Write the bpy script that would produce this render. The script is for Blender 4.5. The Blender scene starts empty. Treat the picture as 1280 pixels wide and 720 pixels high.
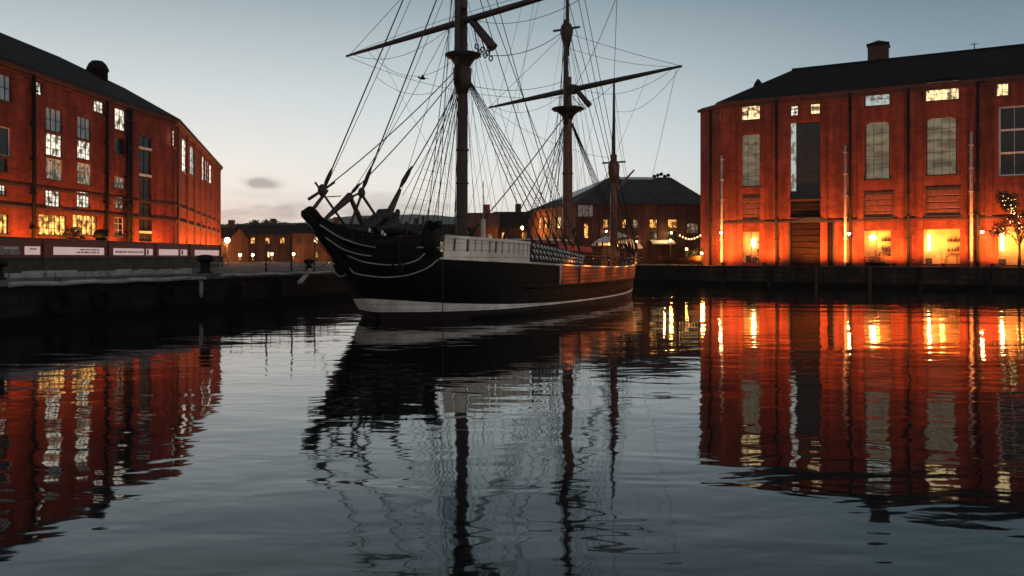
import bpy, bmesh, math, random
from mathutils import Vector, Matrix
R = math.radians
rnd = random.Random(11)
C = bpy.context.scene.collection
EYE, HZ, FPX = 3.0, 321.0, 1000.0          # eye height above the water, horizon row and focal length of the photograph
GZ = 2.05                                  # quay level above the water

# ------------------------------------------------------------------ helpers
def at(x, y, Y):
    return Vector(((x-640)/FPX*Y, Y, EYE+(HZ-y)/FPX*Y))
def lerp(a, b, t): return a+(b-a)*t
def interp(pts, x):
    if x <= pts[0][0]: return pts[0][1]
    for (x0, y0), (x1, y1) in zip(pts, pts[1:]):
        if x <= x1: return y0+(y1-y0)*(x-x0)/(x1-x0)
    return pts[-1][1]
def smooth(pts, x):
    n = len(pts)
    if x <= pts[0][0]: return pts[0][1]
    if x >= pts[-1][0]: return pts[-1][1]
    for i in range(n-1):
        if x <= pts[i+1][0]:
            x0, y0 = pts[i]; x1, y1 = pts[i+1]
            def sl(k):
                if k <= 0: return (pts[1][1]-pts[0][1])/(pts[1][0]-pts[0][0])
                if k >= n-1: return (pts[-1][1]-pts[-2][1])/(pts[-1][0]-pts[-2][0])
                return (pts[k+1][1]-pts[k-1][1])/(pts[k+1][0]-pts[k-1][0])
            h = x1-x0; t = (x-x0)/h; m0 = sl(i)*h; m1 = sl(i+1)*h
            return (2*t**3-3*t**2+1)*y0+(t**3-2*t**2+t)*m0+(-2*t**3+3*t**2)*y1+(t**3-t**2)*m1

class MB:
    def __init__(s): s.v = []; s.f = []; s.sm = []
    def add(s, vs, fs, smooth=False):
        n = len(s.v); s.v += [tuple(v) for v in vs]
        for f in fs: s.f.append(tuple(i+n for i in f)); s.sm.append(smooth)
        return s
    def box(s, x0, x1, y0, y1, z0, z1):
        return s.add([(x0,y0,z0),(x1,y0,z0),(x1,y1,z0),(x0,y1,z0),(x0,y0,z1),(x1,y0,z1),(x1,y1,z1),(x0,y1,z1)],
                     [(3,2,1,0),(4,5,6,7),(0,1,5,4),(1,2,6,5),(2,3,7,6),(3,0,4,7)])
    def bar(s, p, q, w, h, up=(0,0,1)):
        p = Vector(p); q = Vector(q); d = (q-p).normalized(); u = Vector(up)
        if abs(d.dot(u)) > .98: u = Vector((1,0,0))
        a = d.cross(u).normalized()*w/2; b = a.cross(d).normalized()*h/2
        vs = [p-a-b,p+a-b,p+a+b,p-a+b,q-a-b,q+a-b,q+a+b,q-a+b]
        return s.add(vs, [(3,2,1,0),(4,5,6,7),(0,1,5,4),(1,2,6,5),(2,3,7,6),(3,0,4,7)])
    def tube(s, pts, r, n=8, cap=True):
        pts = [Vector(p) for p in pts]; m = len(pts)
        rr = r if isinstance(r, (list, tuple)) else [r]*m
        d0 = (pts[1]-pts[0]).normalized()
        a = d0.cross(Vector((0,0,1)))
        if a.length < .05: a = d0.cross(Vector((1,0,0)))
        a.normalize(); vs = []
        for i in range(m):
            d = (pts[min(i+1,m-1)]-pts[max(i-1,0)])
            d = d.normalized() if d.length > 1e-9 else d0
            a = (a-d*a.dot(d)); a = a.normalized() if a.length > 1e-6 else d.orthogonal().normalized()
            b = d.cross(a)
            for k in range(n):
                t = 2*math.pi*k/n
                vs.append(pts[i]+a*(math.cos(t)*rr[i])+b*(math.sin(t)*rr[i]))
        fs = [(i*n+k, i*n+(k+1)%n, (i+1)*n+(k+1)%n, (i+1)*n+k) for i in range(m-1) for k in range(n)]
        s.add(vs, fs, True)
        if cap:
            s.f.append(tuple(range(len(s.v)-m*n, len(s.v)-m*n+n))[::-1]); s.sm.append(False)
            s.f.append(tuple(range(len(s.v)-n, len(s.v)))); s.sm.append(False)
        return s
    def lathe(s, prof, n=14, c=(0,0,0)):
        vs = []; m = len(prof)
        for r, z in prof:
            for k in range(n):
                t = 2*math.pi*k/n
                vs.append((c[0]+r*math.cos(t), c[1]+r*math.sin(t), c[2]+z))
        fs = [(i*n+k, i*n+(k+1)%n, (i+1)*n+(k+1)%n, (i+1)*n+k) for i in range(m-1) for k in range(n)]
        s.add(vs, fs, True)
        s.f.append(tuple(range(len(s.v)-m*n, len(s.v)-m*n+n))[::-1]); s.sm.append(False)
        s.f.append(tuple(range(len(s.v)-n, len(s.v)))); s.sm.append(False)
        return s
    def ell(s, c, rx, ry, rz, n=12, m=8):
        vs = []
        for i in range(m+1):
            p = math.pi*i/m
            for k in range(n):
                t = 2*math.pi*k/n
                vs.append((c[0]+rx*math.sin(p)*math.cos(t), c[1]+ry*math.sin(p)*math.sin(t), c[2]-rz*math.cos(p)))
        fs = [(i*n+k, i*n+(k+1)%n, (i+1)*n+(k+1)%n, (i+1)*n+k) for i in range(m) for k in range(n)]
        return s.add(vs, fs, True)
    def torus(s, c, R0, r, axis, n=22, m=8):
        ax = Vector(axis).normalized(); a = ax.orthogonal().normalized(); b = ax.cross(a)
        pts = []
        for i in range(n):
            t = 2*math.pi*i/n; rad = a*math.cos(t)+b*math.sin(t)
            for k in range(m):
                p = 2*math.pi*k/m
                pts.append(Vector(c)+rad*(R0+r*math.cos(p))+ax*(r*math.sin(p)))
        fs = [(i*m+k, i*m+(k+1)%m, ((i+1)%n)*m+(k+1)%m, ((i+1)%n)*m+k) for i in range(n) for k in range(m)]
        return s.add(pts, fs, True)
    def prism(s, poly, depth, T=None):
        # polygon in local x,z extruded along y by depth
        n = len(poly)
        vs = [(x, 0, z) for x, z in poly]+[(x, depth, z) for x, z in poly]
        if T: vs = [T(Vector(v)) for v in vs]
        return s.add(vs, [tuple(range(n)), tuple(range(2*n-1, n-1, -1))]+[((i+1)%n, i, n+i, n+(i+1)%n) for i in range(n)])
    def build(s, name, mat, parent=None, loc=(0,0,0), rz=0):
        me = bpy.data.meshes.new(name); me.from_pydata(s.v, [], s.f)
        me.polygons.foreach_set('use_smooth', s.sm)
        bm = bmesh.new(); bm.from_mesh(me); bmesh.ops.recalc_face_normals(bm, faces=bm.faces); bm.to_mesh(me); bm.free()
        me.materials.append(mat); me.update()
        o = bpy.data.objects.new(name, me); C.objects.link(o)
        o.location = loc; o.rotation_euler = (0,0,rz)
        if parent: o.parent = parent
        return o

def tag(o, label=None, cat=None, group=None, kind=None):
    if label: o['label'] = label
    if cat: o['category'] = cat
    if group: o['group'] = group
    if kind: o['kind'] = kind
    return o
def thing(name, label, cat, loc=(0,0,0), rz=0, group=None):
    o = bpy.data.objects.new(name, None); C.objects.link(o)
    o.location = loc; o.rotation_euler = (0,0,rz); o.empty_display_size = .3
    return tag(o, label, cat, group)
KIDS = {}
def copy_tree(o, parent=None):
    c = o.copy(); C.objects.link(c)
    if parent: c.parent = parent
    for ch in [k for k in bpy.data.objects if k.parent == o]: copy_tree(ch, c)
    return c

# ------------------------------------------------------------------ materials
def mat(name, col, rough=.7, metal=0., var=.25, scale=3., col2=None, bump=0., bscale=20., spec=.5, detail=5, stretch=(1,1,1), emit=None, estr=0, coat=0):
    m = bpy.data.materials.new(name); m.use_nodes = True
    nt = m.node_tree; N = nt.nodes; L = nt.links; b = N['Principled BSDF']
    b.inputs['Roughness'].default_value = rough; b.inputs['Metallic'].default_value = metal
    b.inputs['Specular IOR Level'].default_value = spec; b.inputs['Coat Weight'].default_value = coat
    tc = N.new('ShaderNodeTexCoord'); mp = N.new('ShaderNodeMapping'); mp.inputs['Scale'].default_value = stretch
    L.new(tc.outputs['Object'], mp.inputs['Vector'])
    nz = N.new('ShaderNodeTexNoise'); nz.inputs['Scale'].default_value = scale; nz.inputs['Detail'].default_value = detail
    L.new(mp.outputs['Vector'], nz.inputs['Vector'])
    rp = N.new('ShaderNodeValToRGB'); c2 = col2 or tuple(c*(1-var) for c in col)
    rp.color_ramp.elements[0].position = .32; rp.color_ramp.elements[1].position = .68
    rp.color_ramp.elements[0].color = (*c2, 1); rp.color_ramp.elements[1].color = (*(min(1, c*(1+var*.4)) for c in col), 1)
    L.new(nz.outputs['Fac'], rp.inputs['Fac']); L.new(rp.outputs['Color'], b.inputs['Base Color'])
    if bump:
        n2 = N.new('ShaderNodeTexNoise'); n2.inputs['Scale'].default_value = bscale; n2.inputs['Detail'].default_value = 4
        L.new(mp.outputs['Vector'], n2.inputs['Vector'])
        bp = N.new('ShaderNodeBump'); bp.inputs['Distance'].default_value = bump; bp.inputs['Strength'].default_value = 1
        L.new(n2.outputs['Fac'], bp.inputs['Height']); L.new(bp.outputs['Normal'], b.inputs['Normal'])
    if emit:
        b.inputs['Emission Color'].default_value = (*emit, 1); b.inputs['Emission Strength'].default_value = estr
    return m

def brick_mat(name, c1, c2, mortar, stain=(.42,.39,.38), bw=.46, bh=.15, ms=.014, rough=.85, spec=.25):
    m = bpy.data.materials.new(name); m.use_nodes = True
    nt = m.node_tree; N = nt.nodes; L = nt.links; b = N['Principled BSDF']; b.inputs['Roughness'].default_value = rough
    b.inputs['Specular IOR Level'].default_value = spec
    tc = N.new('ShaderNodeTexCoord'); sx = N.new('ShaderNodeSeparateXYZ'); L.new(tc.outputs['Object'], sx.inputs[0])
    ad = N.new('ShaderNodeMath'); ad.operation = 'ADD'; L.new(sx.outputs['X'], ad.inputs[0]); L.new(sx.outputs['Y'], ad.inputs[1])
    cx = N.new('ShaderNodeCombineXYZ'); L.new(ad.outputs[0], cx.inputs['X']); L.new(sx.outputs['Z'], cx.inputs['Y'])
    br = N.new('ShaderNodeTexBrick'); br.inputs['Scale'].default_value = 1; br.inputs['Brick Width'].default_value = bw; br.inputs['Row Height'].default_value = bh
    br.inputs['Mortar Size'].default_value = ms; br.inputs['Color1'].default_value = (*c1,1); br.inputs['Color2'].default_value = (*c2,1); br.inputs['Mortar'].default_value = (*mortar,1)
    L.new(cx.outputs[0], br.inputs['Vector'])
    nz = N.new('ShaderNodeTexNoise'); nz.inputs['Scale'].default_value = .55; nz.inputs['Detail'].default_value = 7; nz.inputs['Roughness'].default_value = .62
    L.new(tc.outputs['Object'], nz.inputs['Vector'])
    # rain streaks: noise stretched down the wall
    mp = N.new('ShaderNodeMapping'); mp.inputs['Scale'].default_value = (1.1, 1.1, .1); L.new(tc.outputs['Object'], mp.inputs['Vector'])
    n3 = N.new('ShaderNodeTexNoise'); n3.inputs['Scale'].default_value = 1.3; n3.inputs['Detail'].default_value = 4; L.new(mp.outputs[0], n3.inputs['Vector'])
    av = N.new('ShaderNodeMath'); av.operation = 'MULTIPLY'; L.new(nz.outputs['Fac'], av.inputs[0]); L.new(n3.outputs['Fac'], av.inputs[1])
    rp = N.new('ShaderNodeValToRGB'); rp.color_ramp.elements[0].position = .13; rp.color_ramp.elements[1].position = .38
    rp.color_ramp.elements[0].color = (*stain,1); rp.color_ramp.elements[1].color = (1.12,1.08,1.05,1)
    L.new(av.outputs[0], rp.inputs['Fac'])
    mx = N.new('ShaderNodeMix'); mx.data_type = 'RGBA'; mx.blend_type = 'MULTIPLY'; mx.inputs['Factor'].default_value = 1
    L.new(br.outputs['Color'], mx.inputs['A']); L.new(rp.outputs['Color'], mx.inputs['B']); L.new(mx.outputs['Result'], b.inputs['Base Color'])
    bp = N.new('ShaderNodeBump'); bp.inputs['Distance'].default_value = .012; L.new(br.outputs['Fac'], bp.inputs['Height']); bp.invert = True
    L.new(bp.outputs['Normal'], b.inputs['Normal'])
    return m

def lit_mat(name, col, strength, dark=.12, scale=2.2, thr=(.42,.58), stretch=(1.,1.,.8)):
    # a window with a lit room behind it: bright patches, furniture and blinds in front of the lamps
    m = bpy.data.materials.new(name); m.use_nodes = True
    nt = m.node_tree; N = nt.nodes; L = nt.links; b = N['Principled BSDF']
    b.inputs['Base Color'].default_value = (.05,.045,.04,1); b.inputs['Roughness'].default_value = .12
    tc = N.new('ShaderNodeTexCoord'); mp = N.new('ShaderNodeMapping'); mp.inputs['Scale'].default_value = stretch; L.new(tc.outputs['Object'], mp.inputs['Vector'])
    nz = N.new('ShaderNodeTexNoise'); nz.inputs['Scale'].default_value = scale; nz.inputs['Detail'].default_value = 3; L.new(mp.outputs[0], nz.inputs['Vector'])
    sn = N.new('ShaderNodeVectorMath'); sn.operation = 'SNAP'; sn.inputs[1].default_value = (.43,50,.47); L.new(tc.outputs['Object'], sn.inputs[0])
    wn = N.new('ShaderNodeTexWhiteNoise'); wn.noise_dimensions = '3D'; L.new(sn.outputs[0], wn.inputs['Vector'])
    wm = N.new('ShaderNodeMapRange'); wm.inputs['To Min'].default_value = -.06; wm.inputs['To Max'].default_value = .10; L.new(wn.outputs['Value'], wm.inputs['Value'])
    na = N.new('ShaderNodeMath'); L.new(nz.outputs['Fac'], na.inputs[0]); L.new(wm.outputs[0], na.inputs[1])
    rp = N.new('ShaderNodeValToRGB'); e = rp.color_ramp.elements
    e[0].position = thr[0]; e[1].position = thr[1]
    e[0].color = (col[0]*dark, col[1]*dark*.8, col[2]*dark*.7, 1); e[1].color = (*col,1)
    L.new(na.outputs[0], rp.inputs['Fac'])
    L.new(rp.outputs['Color'], b.inputs['Emission Color']); b.inputs['Emission Strength'].default_value = strength
    return m

M = {}
M['brick'] = brick_mat('red brick', (.30,.056,.032), (.20,.036,.023), (.17,.07,.05))
M['brick_left'] = brick_mat('old red brick', (.30,.052,.031), (.20,.034,.022), (.16,.06,.045))
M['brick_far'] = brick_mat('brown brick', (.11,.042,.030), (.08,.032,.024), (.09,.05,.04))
M['brick_dark'] = mat('dark brick trim', (.07,.022,.016), .85, var=.4, scale=2)
M['slate'] = brick_mat('slate roof', (.010,.010,.011), (.005,.005,.006), (.002,.002,.002), (.35,.35,.36), .5, .30, .03)
M['slate_far'] = brick_mat('grey slate roof', (.075,.078,.082), (.055,.058,.062), (.03,.03,.03), (.45,.45,.45), .6, .30, .03)
M['roof_glass'] = mat('rooflight glass', (.55,.56,.57), .35, var=.2, scale=1)
M['stone_dark'] = brick_mat('wet quay stone', (.020,.018,.016), (.011,.011,.009), (.004,.004,.004), (.25,.28,.22), 1.35, .48, .03)
M['stone_right'] = brick_mat('brown quay stone', (.060,.036,.027), (.030,.020,.016), (.008,.007,.006), (.22,.22,.20), 1.3, .46, .035)
M['coping'] = mat('worn coping stone', (.13,.125,.12), .75, var=.55, scale=1.4, bump=.03, bscale=5)
M['paving'] = mat('quay paving', (.040,.039,.037), .8, var=.5, scale=.5, bump=.02, bscale=5)
M['weed'] = mat('slimy weed', (.006,.008,.004), .8, spec=.08, var=.6, scale=3, bump=.04, bscale=8)
M['moss'] = mat('mossy concrete', (.05,.055,.042), .9, var=.6, scale=1.3, col2=(.022,.028,.018), bump=.04, bscale=4)
M['maroon'] = mat('maroon painted boards', (.13,.010,.014), .55, var=.35, scale=1.5)
M['banner'] = mat('glowing pale pink banner', (.52,.40,.39), .6, var=.25, scale=1.1, emit=(.95,.66,.62), estr=.34)  # weak even glow put into the panel colour to brighten it
M['banner_dark'] = mat('dark picture banner', (.05,.06,.06), .5, var=.7, scale=2.5, col2=(.25,.27,.28))
M['ink'] = mat('dark ink', (.03,.025,.03), .7)
M['iron'] = mat('black iron', (.009,.009,.009), .7, spec=.2, var=.4, scale=6)
M['pale_pipe'] = mat('pale painted pipe', (.42,.36,.33), .5, var=.3, scale=2)
M['rubber'] = mat('old tyre rubber', (.008,.008,.0075), .85, spec=.1, var=.5, scale=5, bump=.02, bscale=14)
M['grey_timber'] = mat('weathered grey timber', (.36,.355,.345), .8, var=.5, scale=4, stretch=(.3,.3,1), bump=.02, bscale=12)
M['hull'] = brick_mat('black hull planking', (.010,.0095,.009), (.007,.007,.007), (.002,.002,.002), (.55,.45,.38), 5.5, .24, .02, .55, .12)
M['white'] = brick_mat('off white ship paint', (.82,.78,.71), (.78,.74,.67), (.40,.37,.33), (.62,.56,.48), 4., .33, .010, .5, .25)
M['boot'] = brick_mat('white waterline paint', (.84,.83,.81), (.80,.79,.77), (.45,.43,.40), (.66,.60,.52), 5.5, .27, .012, .55, .2)
M['antifoul'] = mat('dark red antifouling', (.02,.008,.007), .7, var=.4, scale=2)
M['gilt'] = mat('dulled cream moulding', (.30,.275,.22), .5, var=.3, scale=4)
M['varnish'] = brick_mat('varnished oak strake', (.32,.105,.040), (.20,.062,.026), (.03,.012,.008), (.40,.34,.30), 3.2, .21, .022, .42, .4)
M['mast_dark'] = mat('dark oiled spar', (.040,.024,.017), .6, var=.4, scale=3, stretch=(1,1,.2))
M['mast_red'] = mat('red brown spar', (.17,.052,.024), .5, var=.35, scale=3, stretch=(1,1,.2))
M['rope'] = mat('tarred rope', (.022,.019,.016), .9, var=.3, scale=8)
M['rope_pale'] = mat('hemp rope', (.13,.11,.085), .9, var=.3, scale=8)
M['deck'] = mat('deck planks', (.14,.10,.065), .75, var=.4, scale=3, stretch=(.3,3,1))
M['tarp'] = mat('black tarpaulin', (.016,.016,.017), .6, var=.4, scale=3, bump=.03, bscale=4)
M['lace'] = mat('white lacing', (.62,.60,.56), .7)
M['canvas_red'] = mat('red canvas awning', (.60,.085,.045), .8, var=.3, scale=2)
M['canvas'] = mat('cream canvas', (.70,.66,.60), .85, var=.2, scale=3)
M['steel'] = mat('painted steel', (.30,.30,.29), .45, var=.2, scale=4)
M['frame_white'] = mat('white window frame', (.55,.53,.50), .55, var=.2, scale=4)
M['frame_dark'] = mat('dark window frame', (.025,.022,.02), .6, var=.3, scale=4)
M['glass'] = mat('dark glazing', (.016,.016,.017), .25, var=.3, scale=1.2, spec=.3)
M['glass_pale'] = mat('blinds behind glass', (.22,.205,.15), .18, var=.55, scale=.9, col2=(.085,.080,.055), spec=.8, stretch=(.6,.6,1.6))
M['glass_grey'] = mat('grey blind behind glass', (.42,.45,.42), .2, var=.5, scale=1.6, col2=(.17,.19,.18), spec=.8, stretch=(1.6,1.6,.5))
M['louvre'] = mat('rust red slats', (.20,.062,.036), .7, var=.4, scale=3)
M['shutter'] = mat('dark plank shutter', (.020,.010,.008), .9, spec=.05, var=.5, scale=3, stretch=(.3,.3,2))
M['room'] = mat('ochre plaster room', (.58,.36,.17), .9, var=.2, scale=1.5)
M['foliage'] = mat('dark foliage', (.045,.055,.025), .8, var=.5, scale=2)
M['bark'] = mat('bark', (.045,.035,.027), .9, var=.4, scale=4)
M['hill'] = mat('far wooded hillside', (.075,.085,.075), .95, var=.35, scale=.02, detail=8)
M['lit_warm'] = lit_mat('warm lit window', (1.0,.74,.36), 1.25, .10, 2.6)
M['lit_white'] = lit_mat('white lit window', (1.0,.92,.74), .95, .10, 3.0, (.40,.56))
M['lit_cool'] = lit_mat('cool lit window', (.62,.72,.66), .55, .35, 2.2)
M['lit_gold'] = lit_mat('golden shop window', (1.0,.50,.12), 1.7, .08, 2.6, (.43,.62))
M['lit_orange'] = lit_mat('orange lit window', (1.0,.45,.10), 1.3, .10, 2.4)
M['lit_blind'] = lit_mat('blinds before a dim room', (.80,.66,.38), .15, .40, 1.1, (.36,.62), (.35,.35,1.5))
M['lit_dim'] = lit_mat('dim lit window', (.55,.42,.26), .5, .15, 4.0, (.5,.62))
M['bulb'] = mat('lamp bulb', (1,.8,.5), .4, emit=(1,.66,.26), estr=26)
M['bulb_soft'] = mat('small bulb', (1,.8,.5), .4, emit=(1,.58,.20), estr=6)

# ------------------------------------------------------------------ render settings, world, sun, camera
sc = bpy.context.scene
sc.render.engine = 'CYCLES'
sc.cycles.use_denoising = True
sc.cycles.max_bounces = 6; sc.cycles.diffuse_bounces = 3; sc.cycles.glossy_bounces = 4
sc.cycles.sample_clamp_indirect = 4
sc.view_settings.view_transform = 'Standard'; sc.view_settings.look = 'None'
sc.view_settings.exposure = .3; sc.view_settings.gamma = 1; sc.view_settings.use_curve_mapping = False

SUN_AZ, SUN_EL = R(-24), R(1.0)       # the sun has just gone down behind the left of the basin
w = bpy.data.worlds.new('World'); sc.world = w; w.use_nodes = True
nt = w.node_tree; N = nt.nodes; L = nt.links; N.clear()
out = N.new('ShaderNodeOutputWorld'); bg = N.new('ShaderNodeBackground'); L.new(bg.outputs[0], out.inputs[0])
sky = N.new('ShaderNodeTexSky'); sky.sky_type = 'NISHITA'; sky.sun_disc = False
sky.sun_elevation = SUN_EL; sky.sun_rotation = SUN_AZ; sky.air_density = 1.0; sky.dust_density = .6; sky.ozone_density = 2
tc = N.new('ShaderNodeTexCoord'); sep = N.new('ShaderNodeSeparateXYZ'); L.new(tc.outputs['Generated'], sep.inputs[0])
def ramp(stops, src):
    r = N.new('ShaderNodeValToRGB'); e = r.color_ramp.elements
    e[0].position, e[0].color = stops[0][0], (*stops[0][1],1); e[1].position, e[1].color = stops[-1][0], (*stops[-1][1],1)
    for p, c in stops[1:-1]:
        k = e.new(p); k.color = (*c,1)
    L.new(src, r.inputs['Fac']); return r.outputs['Color']
west = ramp([(0,(.76,.72,.67)),(.05,(.78,.75,.71)),(.11,(.69,.70,.68)),(.19,(.51,.57,.585)),(.30,(.265,.335,.37)),(.45,(.10,.135,.15)),(1,(.04,.055,.07))], sep.outputs['Z'])
east = ramp([(0,(.42,.42,.43)),(.05,(.42,.465,.50)),(.12,(.35,.42,.475)),(.20,(.215,.285,.335)),(.30,(.11,.16,.20)),(.45,(.05,.075,.09)),(1,(.04,.055,.07))], sep.outputs['Z'])
vm = N.new('ShaderNodeVectorMath'); vm.operation = 'DOT_PRODUCT'; L.new(tc.outputs['Generated'], vm.inputs[0])
vm.inputs[1].default_value = (math.sin(R(-24)), math.cos(R(-24)), 0)
mr = N.new('ShaderNodeMapRange'); mr.interpolation_type = 'SMOOTHSTEP'; mr.inputs['From Min'].default_value = .52; mr.inputs['From Max'].default_value = .98
L.new(vm.outputs['Value'], mr.inputs['Value'])
mx = N.new('ShaderNodeMix'); mx.data_type = 'RGBA'; L.new(mr.outputs[0], mx.inputs['Factor']); 
back = ramp([(0,(.44,.41,.40)),(.15,(.54,.51,.50)),(.35,(.42,.41,.41)),(.7,(.16,.165,.17)),(1,(.07,.08,.09))], sep.outputs['Z'])
mrb = N.new('ShaderNodeMapRange'); mrb.interpolation_type = 'SMOOTHSTEP'; mrb.inputs['From Min'].default_value = -.15; mrb.inputs['From Max'].default_value = .35
L.new(vm.outputs['Value'], mrb.inputs['Value'])
mxb = N.new('ShaderNodeMix'); mxb.data_type = 'RGBA'; L.new(mrb.outputs[0], mxb.inputs['Factor']); L.new(back, mxb.inputs['A']); L.new(east, mxb.inputs['B'])
L.new(mxb.outputs['Result'], mx.inputs['A']); L.new(west, mx.inputs['B'])
# thin bars of cloud close to the horizon
mp = N.new('ShaderNodeMapping'); mp.inputs['Scale'].default_value = (4.5,4.5,34); L.new(tc.outputs['Generated'], mp.inputs['Vector'])
cn = N.new('ShaderNodeTexNoise'); cn.inputs['Scale'].default_value = 1.25; cn.inputs['Detail'].default_value = 5; L.new(mp.outputs[0], cn.inputs['Vector'])
cr = N.new('ShaderNodeMapRange'); cr.inputs['From Min'].default_value = .50; cr.inputs['From Max'].default_value = .72; L.new(cn.outputs['Fac'], cr.inputs['Value'])
ch = N.new('ShaderNodeMapRange'); ch.inputs['From Min'].default_value = .14; ch.inputs['From Max'].default_value = .03; L.new(sep.outputs['Z'], ch.inputs['Value'])
cm = N.new('ShaderNodeMath'); cm.operation = 'MULTIPLY'; L.new(cr.outputs[0], cm.inputs[0]); L.new(ch.outputs[0], cm.inputs[1])
cs = N.new('ShaderNodeMath'); cs.operation = 'MULTIPLY'; cs.inputs[1].default_value = .55; L.new(cm.outputs[0], cs.inputs[0])
mc = N.new('ShaderNodeMix'); mc.data_type = 'RGBA'; L.new(cs.outputs[0], mc.inputs['Factor']); L.new(mx.outputs['Result'], mc.inputs['A']); mc.inputs['B'].default_value = (.36,.37,.39,1)
at2 = N.new('ShaderNodeMath'); at2.operation = 'ARCTAN2'; L.new(sep.outputs['X'], at2.inputs[0]); L.new(sep.outputs['Y'], at2.inputs[1])
def mth(op, a, b=None):
    n = N.new('ShaderNodeMath'); n.operation = op
    for k, v in enumerate((a, b)):
        if v is None: continue
        if isinstance(v, (int, float)): n.inputs[k].default_value = v
        else: L.new(v, n.inputs[k])
    return n.outputs[0]
last = mc.outputs['Result']
nzc = N.new('ShaderNodeTexNoise'); nzc.inputs['Scale'].default_value = 9; nzc.inputs['Detail'].default_value = 6
mpc = N.new('ShaderNodeMapping'); mpc.inputs['Scale'].default_value = (3,3,9); L.new(tc.outputs['Generated'], mpc.inputs['Vector']); L.new(mpc.outputs[0], nzc.inputs['Vector'])
for az, el, wa, we, k in ((-.305,.088,.017,.0058,1.5),(-.292,.0845,.012,.004,1.1),(-.26,.060,.05,.004,.9),(-.13,.062,.06,.004,.8),(-.235,.066,.035,.006,.45),(-.16,.072,.02,.006,.5),(-.29,.050,.12,.009,.8),(-.10,.048,.13,.009,.7),(-.2,.036,.2,.006,.7),(.30,.06,.10,.012,.3)):
    da = mth('POWER', mth('DIVIDE', mth('SUBTRACT', at2.outputs[0], az), wa), 2.); de = mth('POWER', mth('DIVIDE', mth('SUBTRACT', sep.outputs['Z'], el), we), 2.)
    g = mth('EXPONENT', mth('MULTIPLY', mth('ADD', da, de), -1.)); g = mth('MULTIPLY', g, mth('MULTIPLY', mth('SUBTRACT', nzc.outputs['Fac'], .33), 4.6*k))
    gm = N.new('ShaderNodeMath'); gm.operation = 'MULTIPLY'; gm.use_clamp = True; L.new(g, gm.inputs[0]); gm.inputs[1].default_value = .8
    cm_ = N.new('ShaderNodeMix'); cm_.data_type = 'RGBA'; L.new(gm.outputs[0], cm_.inputs['Factor']); L.new(last, cm_.inputs['A']); cm_.inputs['B'].default_value = (.33,.345,.36,1); last = cm_.outputs['Result']
sk = N.new('ShaderNodeMix'); sk.data_type = 'RGBA'; sk.blend_type = 'ADD'; sk.inputs['Factor'].default_value = .02
L.new(last, sk.inputs['A']); L.new(sky.outputs[0], sk.inputs['B'])
L.new(sk.outputs['Result'], bg.inputs['Color']); bg.inputs['Strength'].default_value = 1.0

sl = bpy.data.lights.new('sun', 'SUN'); sl.energy = .12; sl.angle = R(3); sl.color = (1,.80,.62)
so = bpy.data.objects.new('sun', sl); C.objects.link(so)
dirv = Vector((math.sin(SUN_AZ)*math.cos(R(3)), math.cos(SUN_AZ)*math.cos(R(3)), math.sin(R(3))))
so.rotation_euler = dirv.to_track_quat('Z','Y').to_euler(); so.location = (-60, 80, 60)

cam = bpy.data.cameras.new('camera'); co = bpy.data.objects.new('camera', cam); C.objects.link(co)
co.location = (0,0,EYE); co.rotation_euler = (R(90),0,0)
cam.sensor_width = 36; cam.lens = 36*FPX/1280; cam.shift_y = -(360-HZ)/1280; cam.clip_end = 6000; cam.clip_start = .1
sc.camera = co

def lamp(kind, loc, col, watts, parent=None, size=.08, target=None, cone=150, blend=1.):
    l = bpy.data.lights.new('lamp_light', kind); l.energy = watts; l.color = col
    if kind in ('POINT','SPOT'): l.shadow_soft_size = size
    if kind == 'SPOT': l.spot_size = R(cone); l.spot_blend = blend
    o = bpy.data.objects.new('lamp_light', l); C.objects.link(o); o.location = loc
    if target is not None:
        o.rotation_euler = (Vector(target)-Vector(loc)).to_track_quat('-Z','Y').to_euler()
    if parent: o.parent = parent
    return o
SODIUM = (1.0,.29,.045)

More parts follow.
